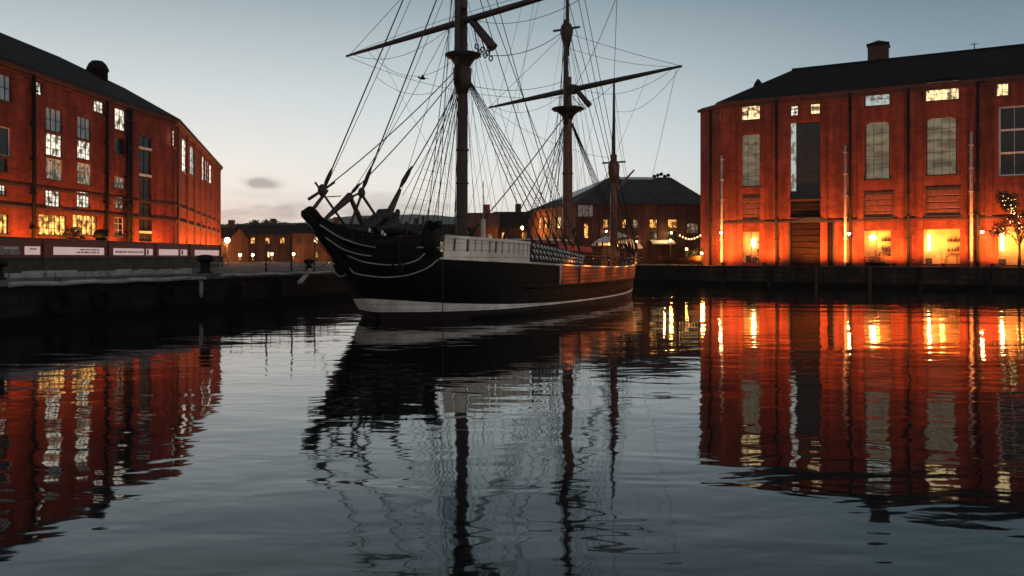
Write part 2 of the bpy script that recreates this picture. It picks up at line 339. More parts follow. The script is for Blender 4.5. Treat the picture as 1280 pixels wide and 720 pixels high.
# ------------------------------------------------------------------ water
def water_mat():
    m = bpy.data.materials.new('dock water'); m.use_nodes = True
    nt = m.node_tree; N = nt.nodes; L = nt.links; b = N['Principled BSDF']
    b.inputs['Base Color'].default_value = (.006,.008,.009,1); b.inputs['Roughness'].default_value = .035
    b.inputs['IOR'].default_value = 1.72; b.inputs['Specular Tint'].default_value = (.95,1,.96,1)
    tc = N.new('ShaderNodeTexCoord')
    def layer(scale, stretch, rot, amp, detail=2, dist=0.):
        mp = N.new('ShaderNodeMapping'); mp.inputs['Scale'].default_value = stretch; mp.inputs['Rotation'].default_value = (0,0,R(rot))
        L.new(tc.outputs['Object'], mp.inputs['Vector'])
        n = N.new('ShaderNodeTexNoise'); n.inputs['Scale'].default_value = scale; n.inputs['Detail'].default_value = detail; n.inputs['Distortion'].default_value = dist
        L.new(mp.outputs[0], n.inputs['Vector'])
        k = N.new('ShaderNodeMath'); k.operation = 'MULTIPLY'; k.inputs[1].default_value = amp; L.new(n.outputs['Fac'], k.inputs[0])
        return k.outputs[0], n.outputs['Fac']
    a, _ = layer(.20, (.55,1.3,1), 14, .040, 1, .3)       # long slow swell
    b2, _ = layer(.75, (.7,1.5,1), -10, .0155, 2, .4)
    c, _ = layer(2.4, (.8,1.3,1), 8, .0025, 2, .3)       # ripples
    _, patch = layer(.035, (1,1.8,1), 20, 1, 3)           # cat's paws: rippled and smooth patches
    pr = N.new('ShaderNodeMapRange'); pr.inputs['From Min'].default_value = .38; pr.inputs['From Max'].default_value = .62
    pr.inputs['To Min'].default_value = .35; pr.inputs['To Max'].default_value = 1.2; L.new(patch, pr.inputs['Value'])
    pm = N.new('ShaderNodeMath'); pm.operation = 'MULTIPLY'; L.new(c, pm.inputs[0]); L.new(pr.outputs[0], pm.inputs[1])
    s1 = N.new('ShaderNodeMath'); L.new(a, s1.inputs[0]); L.new(b2, s1.inputs[1])
    s2 = N.new('ShaderNodeMath'); L.new(s1.outputs[0], s2.inputs[0]); L.new(pm.outputs[0], s2.inputs[1])
    bp = N.new('ShaderNodeBump'); bp.inputs['Strength'].default_value = 1; bp.inputs['Distance'].default_value = 1
    L.new(s2.outputs[0], bp.inputs['Height']); L.new(bp.outputs['Normal'], b.inputs['Normal'])
    return m
mb = MB(); mb.add([(-400,-300,0),(400,-300,0),(400,140,0),(-400,140,0)], [(0,1,2,3)])
tag(mb.build('water', water_mat()), kind='structure')

# ------------------------------------------------------------------ ground and quays
QL0, QL1, QC, QR1, QR2, QR3 = (-54.,-58.), (-13.3,55.6), (1.5,97.), (20.1,85.), (44.8,70.), (200.,-24.)
poly = [QL0, QL1, QC, QR1, QR2, QR3, (2000,-24), (2000,2100), (-2000,2100), (-2000,-58)]
mb = MB(); mb.add([(x,y,GZ) for x,y in poly], [tuple(range(len(poly)))])
tag(mb.build('ground', M['paving']), kind='structure')
def quay_wall(a, b, name, label, cop=.42, lip=.08, st_='stone_dark'):
    a = Vector((*a,0)); b = Vector((*b,0)); Ln = (b-a).length; ang = math.atan2(b.y-a.y, b.x-a.x)
    t = thing(name, label, 'quay wall', (a.x,a.y,0), ang)
    m = MB(); m.box(0,Ln,.0,.6,-1.5,GZ-.30); m.build('stone_face', M[st_], t)
    m = MB(); n = max(2,int(Ln/1.6)); st = Ln/n
    for i in range(n): m.box(i*st+.012,(i+1)*st-.012,-lip+rnd.uniform(-.015,.015),cop,GZ-.298,GZ+.03+rnd.uniform(-.012,.012))
    m.build('coping', M['coping'] if lip > .05 else M[st_], t)
    m = MB(); m.box(0,Ln,-.025,-.003,-1.,.42); m.build('weed_band', M['weed'], t)
    return t, Ln, ang
# walls run left to right as seen from the water, local +y inland
ql, QLn, QLa = quay_wall(QL0, QL1, 'quay_wall', 'dark left quay wall hung with tyres below the maroon hoarding')
quay_wall(QL1, QC, 'quay_wall', 'dark quay wall running behind the bow of the moored ship')
quay_wall(QC, QR1, 'quay_wall', 'dark quay wall behind the stern in front of the hipped roof building', lip=.03)
qr, QRn, QRa = quay_wall(QR1, QR2, 'quay_wall', 'dark stone quay wall under the orange lit brick warehouse', lip=.03, st_='stone_right')
quay_wall(QR2, QR3, 'quay_wall', 'stretch of dark quay wall at the right edge of the picture', lip=.03, st_='stone_right')

# ------------------------------------------------------------------ facade kit
class Facade:
    def __init__(s, a, b, root):
        s.a = Vector(a); s.b = Vector(b); d = s.b-s.a; s.L = d.length; s.d = d/s.L; s.ang = math.atan2(d.y, d.x); s.root = root
        s.loc = (a[0]-root.location.x, a[1]-root.location.y, 0); s.op = []
    def uz(s, x, y):
        k = (x-640)/FPX; den = s.d.x-k*s.d.y
        u = (k*s.a.y-s.a.x)/den; Y = s.a.y+s.d.y*u
        return u, EYE+(HZ-y)/FPX*Y
    def rect(s, x0, y0, x1, y1):
        ua, za = s.uz(x0, (y0+y1)/2); ub, zb = s.uz(x1, (y0+y1)/2)
        um, zt = s.uz((x0+x1)/2, y0); _, zl = s.uz((x0+x1)/2, y1)
        return [min(ua,ub), max(ua,ub), zl, zt]
    def put(s, m, name, mt, parent=None):
        if parent is None: return m.build(name, mt, s.root, s.loc, s.ang)
        return m.build(name, mt, parent)
    def world(s, u, y, z):
        n = Vector((-s.d.y, s.d.x)); p = s.a+s.d*u+n*y; return Vector((p.x,p.y,z))
    def local(s, u, y, z): return s.world(u,y,z)-Vector((s.root.location.x,s.root.location.y,s.root.location.z))
    def wall(s, z0, z1, mt, depth=.35, name='wall', u0=0, u1=None):
        u1 = s.L if u1 is None else u1
        us = sorted({u0,u1,*[o[0] for o in s.op],*[o[1] for o in s.op]}); zs = sorted({z0,z1,*[o[2] for o in s.op],*[o[3] for o in s.op]})
        us = [u for u in us if u0-1e-6 <= u <= u1+1e-6]; zs = [z for z in zs if z0-1e-6 <= z <= z1+1e-6]
        m = MB()
        for i in range(len(us)-1):
            for j in range(len(zs)-1):
                cu, cz = (us[i]+us[i+1])/2, (zs[j]+zs[j+1])/2
                if any(o[0]<cu<o[1] and o[2]<cz<o[3] for o in s.op): continue
                m.add([(us[i],0,zs[j]),(us[i+1],0,zs[j]),(us[i+1],0,zs[j+1]),(us[i],0,zs[j+1])], [(0,1,2,3)])
        for o in s.op:
            a,b,c,d = o[:4]; k = o[4] if len(o) > 4 else depth
            m.add([(a,0,c),(b,0,c),(b,0,d),(a,0,d),(a,k,c),(b,k,c),(b,k,d),(a,k,d)], [(0,4,5,1),(1,5,6,2),(2,6,7,3),(3,7,4,0)])
            if len(o) > 5 and o[5]:          # segmental arch: brick spandrels filling the top corners
                r = o[5]
                for sg in (0,1):
                    pts = []
                    for q in range(7):
                        t = q/6; uu = (b-a)/2*t
                        zz = d-r*(1-math.sqrt(max(0,1-(1-t)**2)))
                        pts.append((a+uu if sg == 0 else b-uu, zz))
                    pl = [(a if sg == 0 else b, d)]+pts
                    n = len(pl)
                    m.add([(u,-.002,z) for u,z in pl]+[(u,k*.9,z) for u,z in pl], [tuple(range(n))]+[(q,(q+1)%n,n+(q+1)%n,n+q) for q in range(n)])
        return s.put(m, name, mt)
    def window(s, r, pane, frame, nx=2, nz=2, depth=.22, sill=True, bars=None, fw=.07, name='window'):
        a,b,c,d = r
        m = MB(); y0, y1 = depth-.05, depth+.04
        m.box(a,a+fw,y0,y1,c,d).box(b-fw,b,y0,y1,c,d).box(a+fw,b-fw,y0,y1,d-fw,d).box(a+fw,b-fw,y0,y1,c,c+fw)
        bw = .035
        for i in range(1,nx):
            u = lerp(a,b,i/nx); m.box(u-bw/2,u+bw/2,y0+.01,y1-.01,c+fw,d-fw)
        for j in range(1,nz):
            z = lerp(c,d,j/nz); m.box(a+fw,b-fw,y0+.014,y1-.014,z-bw/2,z+bw/2)
        for z in (bars or []):
            m.box(a+fw,b-fw,y0-.06,y1,z-.09,z+.09)
        o = s.put(m, name, frame)
        p = MB(); p.add([(a,depth,c),(b,depth,c),(b,depth,d),(a,depth,d)], [(0,1,2,3)])
        s.put(p, 'pane', pane, o)
        if sill:
            q = MB(); q.box(a-.08,b+.08,-.09,depth-.06,c-.12,c-.003); s.put(q, 'sill', M['brick_dark'], o)
        return o
    def pipe(s, u, z0, z1, r, mt, y=-.12, name='drainpipe'):
        m = MB(); m.tube([(u,y,z0),(u,y,z1)], r, 8)
        for z in [z0+.6+i*2.2 for i in range(int((z1-z0-.6)/2.2)+1)]: m.box(u-r*1.5,u+r*1.5,y-r*1.2,-.002,z-.05,z+.05)
        return s.put(m, name, mt)

def wall_lamp(F, u, z, watts, size=.13, out=.42):
    m = MB(); m.box(u-.06,u+.06,-.05,-.002,z-.12,z+.16).tube([(u,-.05,z+.1),(u,-out*.7,z+.2),(u,-out,z+.16)], .022, 6).lathe([(.03,.0),(.15,-.10),(.16,-.12)], 10, (u,-out,z+.2))
    o = F.put(m, 'wall_lamp', M['iron'])
    b = MB(); b.ell((u,-out,z+.0), size, size, size*1.2); F.put(b, 'bulb', M['bulb'], o)
    p = F.local(u,-out-.35,z-.05)
    lamp('POINT', p, (1,.55,.18), watts, F.root, .12)
    return o

# ------------------------------------------------------------------ right warehouse
rb = thing('brick_warehouse', 'long red brick warehouse lit orange from below, slate roof and square chimney', 'warehouse', (22.9,88,GZ))
RA, RBp = (22.9,88.0), (47.7,74.5)
dd = (Vector(RBp)-Vector(RA)).normalized(); nn = Vector((-dd.y, dd.x))
FR = Facade(RA, tuple(Vector(RA)+dd*40), rb)
ZE = 20.0
def fz(F): F.loc = (F.loc[0],F.loc[1],-F.root.location.z)
fz(FR)
def P(x, y): return (860+x/2.25, 40+y/2.25)
def rr(a,b,c,d):
    p = P(a,b); q = P(c,d); return FR.rect(*p,*q)
top = [(rr(142,195,214,246),'lit_warm','frame_dark',6,3), (rr(287,206,309,235),'lit_white','frame_dark',2,3), (rr(343,200,371,230),'lit_warm','frame_dark',3,3),
       (rr(497,168,568,206),'lit_cool','frame_dark',3,2), (rr(668,131,763,191),'lit_warm','frame_white',4,3), (rr(867,142,903,179),'lit_warm','frame_dark',2,2)]
tall = [(rr(146,285,210,434),'lit_blind','frame_dark',3,5,.5),(rr(498,250,568,414),'lit_blind','frame_dark',3,5,.5),(rr(670,237,757,402),'lit_blind','frame_dark',4,5,.5)]
void = rr(287,252,372,470); void2 = rr(287,473,372,522)
white_win = rr(874,205,1010,403)
louv = [rr(141,466,213,528), rr(495,455,576,520), rr(670,441,774,515)]
niche = [rr(146,560,210,648), rr(488,556,574,640), rr(660,552,770,652), rr(870,545,1000,655)]
gate = rr(287,536,408,652)
for r_ in niche: r_[2] = max(r_[2], GZ+.06)
gate[2] = GZ
for t_ in top: FR.op.append([*t_[0], .42])
for t_ in tall: FR.op.append([*t_[0], .42, t_[5]])
FR.op += [[*void,.5],[*void2,.3],[*white_win,.3]]+[[*l_,.2] for l_ in louv]+[[*n_,1.6] for n_ in niche]+[[*gate,.25]]
# windows further along, outside the picture, keep the bay rhythm
FR.wall(GZ-.5, ZE+.13, M['brick'])
for r_,p_,f_,nx,nz in top: FR.window(r_, M[p_], M[f_], nx, nz, depth=.36)
for r_,p_,f_,nx,nz,ar in tall: FR.window(r_, M[p_], M[f_], nx, nz, depth=.36, fw=.10)
o = FR.window(void, M['glass'], M['frame_dark'], 2, 3, depth=.45, name='loading_opening')
m = MB(); m.box(void[0]+.05,void[0]+.55,.30,.38,void[2]+.9,void[3]-.05); FR.put(m, 'curtain', M['lit_cool'], o)
FR.window(void2, M['shutter'], M['frame_dark'], 1, 4, sill=False, name='hatch')
FR.window(white_win, M['glass'], M['frame_white'], 3, 3, fw=.16, bars=[lerp(white_win[2],white_win[3],.33),lerp(white_win[2],white_win[3],.66)])
def louvre(r_):
    a,b,c,d = r_
    m = MB(); n = 4
    for i in range(n):
        z = c+(d-c)*(i+.5)/n; h = (d-c)/n*.40
        m.add([(a+.06,.02,z-h),(b-.06,.02,z-h),(b-.06,.07,z+h),(a+.06,.07,z+h),(a+.06,.07,z-h-.03),(b-.06,.07,z-h-.03),(b-.06,.12,z+h-.03),(a+.06,.12,z+h-.03)],
              [(0,1,2,3),(7,6,5,4),(0,4,5,1),(1,5,6,2),(2,6,7,3),(3,7,4,0)])
    o = FR.put(m, 'louvre', M['louvre'])
    q = MB(); q.box(a,a+.06,-.03,.18,c,d).box(b-.06,b,-.03,.18,c,d).box(a-.1,b+.1,-.06,.0,d,d+.16).box(a-.1,b+.1,-.08,.0,c-.16,c); FR.put(q,'frame',M['frame_dark'],o)
    k = MB(); k.add([(a,.195,c),(b,.195,c),(b,.195,d),(a,.195,d)],[(0,1,2,3)]); FR.put(k,'backing',M['brick_dark'],o)
for l_ in louv: louvre(l_)
# ground floor rooms, each with its own lamp
for i, r_ in enumerate(niche):
    a,b,c,d = r_; k = 1.6
    m = MB(); m.add([(a,k,c),(b,k,c),(b,k,d),(a,k,d)],[(0,1,2,3)])
    m.add([(a+.003,.3,c),(a+.003,k,c),(a+.003,k,d),(a+.003,.3,d),(b-.003,.3,c),(b-.003,k,c),(b-.003,k,d),(b-.003,.3,d)],[(0,1,2,3),(4,5,6,7)])
    m.add([(a,.3,c+.003),(b,.3,c+.003),(b,k,c+.003),(a,k,c+.003),(a,.3,d-.003),(b,.3,d-.003),(b,k,d-.003),(a,k,d-.003)],[(0,1,2,3),(4,5,6,7)])
    o = FR.put(m, 'lit_room', M['room'])
    q = MB(); fw = .09
    q.box(a,a+fw,.12,.22,c,d).box(b-fw,b,.12,.22,c,d).box(a+fw,b-fw,.12,.22,d-fw,d)
    if i != 2: q.box((a+b)/2-.03,(a+b)/2+.03,.13,.2,c,d-fw)
    if i == 1: q.box(a+fw,b-fw,.0,.22,c,c+.35)
    FR.put(q, 'frame', M['varnish'], o)
    sh = MB(); rr_ = random.Random(60+i)
    for zf_ in (.35,.62):
        zz = lerp(c,d,zf_); sh.box(lerp(a,b,.62),b-.05,k-.32,k-.03,zz,zz+.04); u = lerp(a,b,.64)
        while u < b-.25:
            w_ = rr_.uniform(.08,.2); sh.box(u,u+w_,k-.28,k-.08,zz+.04,zz+rr_.uniform(.2,.42)); u += w_+rr_.uniform(.02,.18)
    FR.put(sh, 'shelves', M['mast_dark'], o)
    tb = MB(); ut = lerp(a,b,.74); tb.box(ut-.5,ut+.5,.55,1.15,c+.70,c+.75)
    for e1 in (-.45,.45):
        for e2 in (.6,1.1): tb.box(ut+e1-.03,ut+e1+.03,e2-.03,e2+.03,c,c+.70)
    tb.box(ut-.85,ut-.55,.7,1.,c+.42,c+.46).box(ut-.87,ut-.83,.7,1.,c,c+.95).box(ut-.57,ut-.53,.7,1.,c,c+.42)
    FR.put(tb, 'table', M['mast_dark'], o)
    lu = [lerp(a,b,.55), lerp(a,b,.36), lerp(a,b,.16), lerp(a,b,.12)][i]; lz = lerp(c,d,[.62,.74,.62,.6][i])
    bq = MB()
    if i == 2 or i == 3: bq.lathe([(.10,-.85),(.13,-.6),(.13,.5),(.10,.75)], 10, (lu,.75,lz))
    elif i == 0: bq.lathe([(.12,-.5),(.22,-.2),(.2,.3),(.12,.5)], 10, (lu,.75,lz))
    else: bq.ell((lu,.75,lz), .32, .2, .26)
    FR.put(bq, 'lamp_shade', M['bulb'], o)
    if i in (0,2,3):
        pq = MB(); pu = lu
        pq.box(pu-.3,pu+.3,.5,1.0,c,c+.55)
        if i == 0:
            pq.box(pu-.8,pu-.45,.5,.9,c,c+.75); pq.box(pu+.5,pu+.75,.5,.9,c,c+.5)
        FR.put(pq, 'counter', M['frame_dark'], o)
    lamp('POINT', FR.local(lerp(a,b,.5), .7, lerp(c,d,.6)), (1,.36,.065), 52 if i != 2 else 72, rb, .25)
# plank gate with a shallow gabled head
a,b,c,d = gate
m = MB()
nb = 7
for i in range(nb):
    z0 = c+(d-c)*i/nb; z1 = c+(d-c)*(i+1)/nb-.08; m.box(a+.05,b-.05,.08+.03*(i%2),.19,z0,z1)
m.box(a+.01,b-.01,.21,.24,c,d); o = FR.put(m, 'plank_gate', M['shutter'])
q = MB(); q.prism([(a-.15,d),(b+.15,d),((a+b)/2+.6,d+.55),((a+b)/2-.6,d+.55)], .1); 
for v in range(len(q.v)): q.v[v] = (q.v[v][0], q.v[v][1]-.12, q.v[v][2])
q.box(a-.12,a+.02,-.08,.2,c,d-.002).box(b-.02,b+.12,-.08,.2,c,d-.002); FR.put(q, 'gate_head', M['frame_dark'], o)
# string course, cornice, pilasters, drainpipes
zs = FR.uz(1060,276)[1]
m = MB(); m.box(0,40,-.10,.0-.002,zs-.10,zs+.10); FR.put(m, 'string_course', M['brick_dark'])
m = MB(); m.box(-.2,40,-.32,.0-.002,ZE-.35,ZE-.05).box(-.1,40,-.16,-.003,ZE-.75,ZE-.352); FR.put(m, 'cornice', M['brick_dark'])
for px in (925,953,1030,1076,1126,1149,1205,1236):
    u = FR.uz(px,200)[0]
    m = MB(); m.box(u-.34,u+.34,-.09,-.002,GZ-.3,zs-.102).box(u-.28,u+.28,-.07,-.002,zs+.102,ZE-.752); FR.put(m, 'pilaster', M['brick'])
for px in (971,1063,1135.5,1222): FR.pipe(FR.uz(px,200)[0], GZ, ZE-.4, .13, M['iron'], y=-.26)
for px,y0 in ((903,195),(1057,182),(1214,165)):
    u,zt = FR.uz(px,y0); FR.pipe(u, GZ, zt, .12, M['pale_pipe'], y=-.34, name='pale_downpipe')
for px,py in ((902,291),(1061,292),(1226,290)):
    u,z = FR.uz(px,py); wall_lamp(FR, u+.1, z, 150, out=.62)
# chamfered left end and the wall behind it
FR2 = Facade((21.5,91.3), (22.9-.003,88.0+.01), rb); fz(FR2)
FR2.wall(GZ-.5, ZE-.1, M['brick'])
m = MB(); m.box(-.15,FR2.L+.1,-.3,-.002,ZE-.55,ZE-.25); FR2.put(m,'cornice',M['brick_dark'])
FR2.pipe(FR2.L*.55, GZ, ZE-.6, .12, M['iron'])
bl = Vector((21.5,91.3))+nn*16
FR3 = Facade((bl.x,bl.y), (21.5,91.3), rb); fz(FR3); FR3.wall(GZ-.5, ZE-.1, M['brick'])
m = MB(); m.box(-1.4,40.3,16.2,16.6,GZ-.5,ZE-.3).box(40.,40.3,0,16.2,GZ-.5,ZE-.3); FR.put(m,'rear_wall',M['brick'])
# roof: hipped at the left, ridge parallel to the front
m = MB(); ov = -.34; c0 = rb.location
def RL(u,y,z): return FR.local(u,y,z)
rz_ = 24.3
pts = [RL(-.3,ov,ZE-.05), RL(40,ov,ZE-.05), RL(40,7,rz_), RL(6.6,7,rz_), RL(-1.9,3.4,ZE-.1), RL(-1.9,16,ZE-.1), RL(6.6,9.5,rz_), RL(40,9.5,rz_), RL(40,17,ZE-.1)]
m.add(pts, [(0,1,2,3),(0,3,6,5,4),(3,2,7,6),(6,7,8,5)]); m.build('roof', M['slate'], rb)
m = MB(); m.box(6.4,40,6.9,9.6,rz_-.02,rz_+.12); FR.put(m,'ridge',M['slate'])
def chimney(F, u, y, z0, wd, h, cap=.12):
    m = MB(); m.box(u-wd/2,u+wd/2,y-wd/2,y+wd/2,z0,z0+h); o = F.put(m,'chimney',M['brick_dark'])
    q = MB(); q.box(u-wd/2-cap,u+wd/2+cap,y-wd/2-cap,y+wd/2+cap,z0+h,z0+h+.22)
    q.add([(u-wd/2,y-wd/2,z0+h+.222),(u+wd/2,y-wd/2,z0+h+.222),(u+wd/2,y+wd/2,z0+h+.222),(u-wd/2,y+wd/2,z0+h+.222),(u,y,z0+h+.75)],[(0,1,4),(1,2,4),(2,3,4),(3,0,4)])
    F.put(q,'chimney_cap',M['slate'],o)
    return o
def on_ridge(F, px, off):
    # facade coordinate u whose point set back by off shows at picture column px
    k = (px-640)/FPX; n = Vector((-F.d.y,F.d.x)); a = F.a+n*off
    return (k*a.y-a.x)/(F.d.x-k*F.d.y)
chimney(FR, on_ridge(FR,1098,8), 8, rz_-.5, 2.0, 2.2)
u = on_ridge(FR,946,8.5); m = MB(); m.lathe([(.55,0),(.55,1.3),(.62,1.35),(.4,1.9),(.1,2.3)],10,(u,9.2,21.8)); FR.put(m,'roof_vent',M['slate'])
u = on_ridge(FR,1218,8); m = MB(); m.tube([(u,8,rz_),(u,8,rz_+1.0)],.05,6).bar((u-.4,8,rz_+.85),(u+.4,8,rz_+.85),.05,.05); FR.put(m,'aerial',M['iron'])
# floodlights standing on the quay wash the brickwork from below
fl0 = None
FLW = 3300
for i,u in enumerate((.8,5.2,9.6,13.2,17.4,21.6,25.6,29.8)):
    w_ = FR.world(u,-2.3,GZ)
    if fl0 is None:
        fl0 = thing('floodlight','low black floodlight standing on the quay and shining up the warehouse wall','floodlight',w_,FR.ang,'floodlights along the warehouse quay')
        m = MB(); m.box(-.14,.14,-.10,.02,.10,.30).box(-.16,.16,-.14,.06,.302,.325); m.build('housing',M['iron'],fl0)
        m = MB(); m.box(-.12,-.09,-.02,.02,0,.1).box(.09,.12,-.02,.02,0,.1).box(-.18,.18,-.08,.08,0,.02); m.build('bracket',M['iron'],fl0)
        m = MB(); m.box(-.11,.11,.022,.03,.13,.28); m.build('lens',M['bulb_soft'],fl0)
    else:
        o = fl0.copy(); C.objects.link(o); o.location = w_
        for chd in [k for k in bpy.data.objects if k.parent == fl0 and k.type == 'MESH']:
            q = chd.copy(); C.objects.link(q); q.parent = o
    p = FR.world(u,-2.2,GZ+.22); lamp('SPOT', p, SODIUM, FLW, None, .1, FR.world(u,0,GZ+11.), 165, .8)

# ------------------------------------------------------------------ left warehouse
lb = thing('brick_warehouse', 'red brick warehouse on the left with bent front, black slate roof and domed roof vent', 'warehouse', (-30.3,62.8,GZ))
LE = 15.0
FA = Facade((-31.9,34.), (-30.3,62.8), lb); fz(FA)
FB = Facade((-30.3+.003,62.8+.003), (-29.3,69.6), lb); fz(FB)
FC = Facade((-29.3-.002,69.6+.006), (-39.,107.), lb); fz(FC)
def LP(F,a,b,c,d): return F.rect(a/2.324, 20+b/2.324, c/2.324, 20+d/2.324)
wl = []
def lw(F, a,b,c,d, pane, frame='frame_dark', nx=2, nz=2, **k):
    r_ = LP(F,a,b,c,d); F.op.append([*r_,.14]); wl.append((F,r_,pane,frame,nx,nz,dict(depth=.10,fw=.05,**k)))
lw(FA,-30,165,33,243,'glass_grey','frame_dark',4,2)
lw(FA,95,190,123,228,'lit_white','frame_dark',3,3)
lw(FA,273,247,301,281,'lit_white','frame_dark',3,3)
lw(FA,134,268,181,336,'glass_grey','frame_dark',3,2); lw(FA,134,343,181,408,'lit_white','frame_dark',3,3); lw(FA,134,415,181,475,'lit_dim','frame_white',3,3); lw(FA,133,504,175,554,'lit_white','frame_dark',4,4)
lw(FA,225,294,264,358,'glass_grey','frame_dark',3,2); lw(FA,225,363,264,417,'lit_white','frame_dark',3,3); lw(FA,225,428,264,489,'lit_dim','frame_white',3,3); lw(FA,224,510,261,557,'lit_white','frame_dark',4,4)
lw(FA,-40,318,30,402,'glass','frame_white',1,1); lw(FA,-40,407,22,450,'glass','frame_dark',3,2); lw(FA,-40,488,18,518,'lit_white','frame_dark',6,3)
lw(FA,334,270,364,332,'lit_white','frame_dark',2,3)
lw(FA,334,355,362,402,'glass','frame_dark',2,2); lw(FA,333,468,361,500,'lit_dim','frame_white',2,2); lw(FA,333,524,360,560,'lit_dim','frame_dark',2,3); lw(FA,333,585,359,640,'glass','frame_white',2,3)
lw(FA,-50,572,24,632,'lit_gold','frame_dark',6,3); lw(FA,112,577,192,637,'lit_gold','frame_dark',5,3); lw(FA,212,578,282,637,'lit_gold','frame_dark',5,3)
r_ = LP(FB,404,348,441,655); FB.op.append([*r_,.2])
wl.append((FB,r_,'glass','frame_dark',2,9,dict(depth=.15,sill=False)))
slot = r_
for (a,b,c,d) in ((502,333,511,380),(529,358,541,455),(552,380,564,462),(582,405,593,477),(597,420,606,480),(608,433,617,488)):
    lw(FC,a,b,c,d,'lit_white' if a!=552 else 'lit_cool','frame_dark',1,4)
for F in (FA,FB,FC): F.wall(GZ-.5, LE+.14, M['brick_left'])
for F,r_,pane,frame,nx,nz,k in wl: F.window(r_, M[pane], M[frame], nx, nz, **k)
for yy in (385,463,628):
    z = FB.uz(422/2.324, 20+yy/2.324)[1]; m = MB(); m.box(slot[0]+.02,slot[1]-.02,-.02,.09,z-.10,z+.10); FB.put(m,'white_lintel',M['frame_white'])
for px in (39,131,157): FA.pipe(FA.uz(px,200)[0], GZ, LE-.4, .13, M['iron'], y=-.2)
FB.pipe(.35, GZ, LE-.4, .12, M['iron'], y=-.2)
for F,us in ((FA,(3.5,)),(FC,(1.5,7.2,12.5,17.5,22.5,27.5,32.5,37.6))):
    for u in us:
        m = MB(); m.box(u-.32,u+.32,-.12,-.002,GZ-.3,LE-.55); F.put(m,'pilaster',M['brick_left'])
for F in (FA,FB,FC):
    m = MB(); m.box(-.1,F.L+.1,-.30,-.002,LE-.3,LE-.03).box(0,F.L,-.15,-.003,LE-.5,LE-.302); F.put(m,'cornice',M['brick_dark'])
    zz = FA.uz(60,237)[1]; m = MB(); m.box(0,F.L,-.06,-.002,zz-.08,zz+.08); F.put(m,'string_course',M['brick_dark'])
    zz = FA.uz(60,262)[1]; m = MB(); m.box(0,F.L,-.09,-.002,zz-.09,zz+.09); F.put(m,'string_course',M['brick_dark'])
# far end wall
FD = Facade((-39.,107.), (-49.,104.), lb); fz(FD); FD.wall(GZ-.5, LE, M['brick_left'])
o0 = Vector(lb.location)
def W(x,y,z): return Vector((x,y,z))-o0
m = MB(); ze = LE-.02
m.add([W(-31.5,34,ze),W(-29.95,62.8,ze),W(-28.9,69.7,ze),W(-38.7,107.3,ze),W(-37.4,34,19.0),W(-36.2,64,19.0),W(-35.8,74,18.6),W(-44,102,18.4),W(-42.5,34,ze),W(-42,66,ze),W(-42,76,ze),W(-49.5,104.4,ze)],
      [(0,1,5,4),(1,2,6,5),(2,3,7,6),(4,5,9,8),(5,6,10,9),(6,7,11,10),(3,11,7)]); m.build('roof',M['slate'],lb)
uu = on_ridge(FA,122,5.6)
m = MB(); p = FA.local(uu,5.6,0); zt_ = EYE+(HZ-76)/FPX*FA.world(uu,5.6,0).y-GZ; m.lathe([(.8,zt_-3.6),(.8,zt_-.9),(.9,zt_-.85),(.88,zt_-.7),(.7,zt_-.3),(.45,zt_-.05),(.1,zt_)],16,(p.x,p.y,0)); m.build('roof_vent',M['slate'],lb)
m = MB()
for a_,b_ in (((-42.5,34),(-42,66)),((-42,66),(-42,76)),((-42,76),(-49,104)),((-31.9,34),(-42.5,34))):
    m.add([W(*a_,GZ-.5),W(*b_,GZ-.5),W(*b_,ze-.01),W(*a_,ze-.01)],[(0,1,2,3)])
m.build('rear_wall',M['brick_left'],lb)
# orange lamps along the yard
for F,u,wt,y in ((FA,3.,240,-1.6),(FA,9.5,170,-1.7),(FA,16.,210,-1.7),(FA,21.,170,-1.7),(FA,25.8,230,-1.6),(FB,3.4,330,-1.5),(FC,4.2,420,-1.3),(FC,9.8,420,-1.2),(FC,15,420,-1.2),(FC,20,400,-1.2),(FC,25,400,-1.2),(FC,30,380,-1.2),(FC,35,380,-1.2)):
    w_ = F.world(u,y,GZ)
    o = fl0.copy(); C.objects.link(o); o.location = w_; o.rotation_euler = (0,0,F.ang)
    o['label'] = 'low black floodlight standing behind the maroon hoarding below the left warehouse'; o['group'] = 'floodlights below the left warehouse'
    for chd in [k for k in bpy.data.objects if k.parent == fl0 and k.type == 'MESH']:
        q = chd.copy(); C.objects.link(q); q.parent = o
    lamp('SPOT', F.world(u,y+.1,GZ+.22), SODIUM, wt*9, None, .1, F.world(u,0,GZ+8.), 165, .8)

# ------------------------------------------------------------------ hoarding on a low mossy wall, left quay
H0, H1 = Vector((-27.5,33.)), Vector((-27.6,75.8))
FH = None
up = thing('retaining_wall','low mossy concrete wall carrying the maroon hoarding','wall',(H0.x,H0.y,GZ),math.atan2(H1.y-H0.y,H1.x-H0.x))
HL = (H1-H0).length
m = MB(); m.box(0,HL,-.25,.3,-.1,.82); m.build('wall_face',M['moss'],up)
m = MB(); m.box(0,HL,-.32,.36,.823,.93); m.build('capping',M['moss'],up)
hd = thing('hoarding','long maroon hoarding with pale pink panels in front of the left warehouse','hoarding',(H0.x,H0.y,GZ+.93),up.rotation_euler.z)
FH = Facade(tuple(H0), tuple(H1), hd); FH.loc = (0,0,0); FH.ang = 0
m = MB(); m.box(0,HL,-.03,.03,0,1.05); m.build('boards',M['maroon'],hd)
m = MB(); m.box(0,HL,-.07,.07,1.053,1.12); m.build('top_rail',M['maroon'],hd)
ZB = GZ+.93
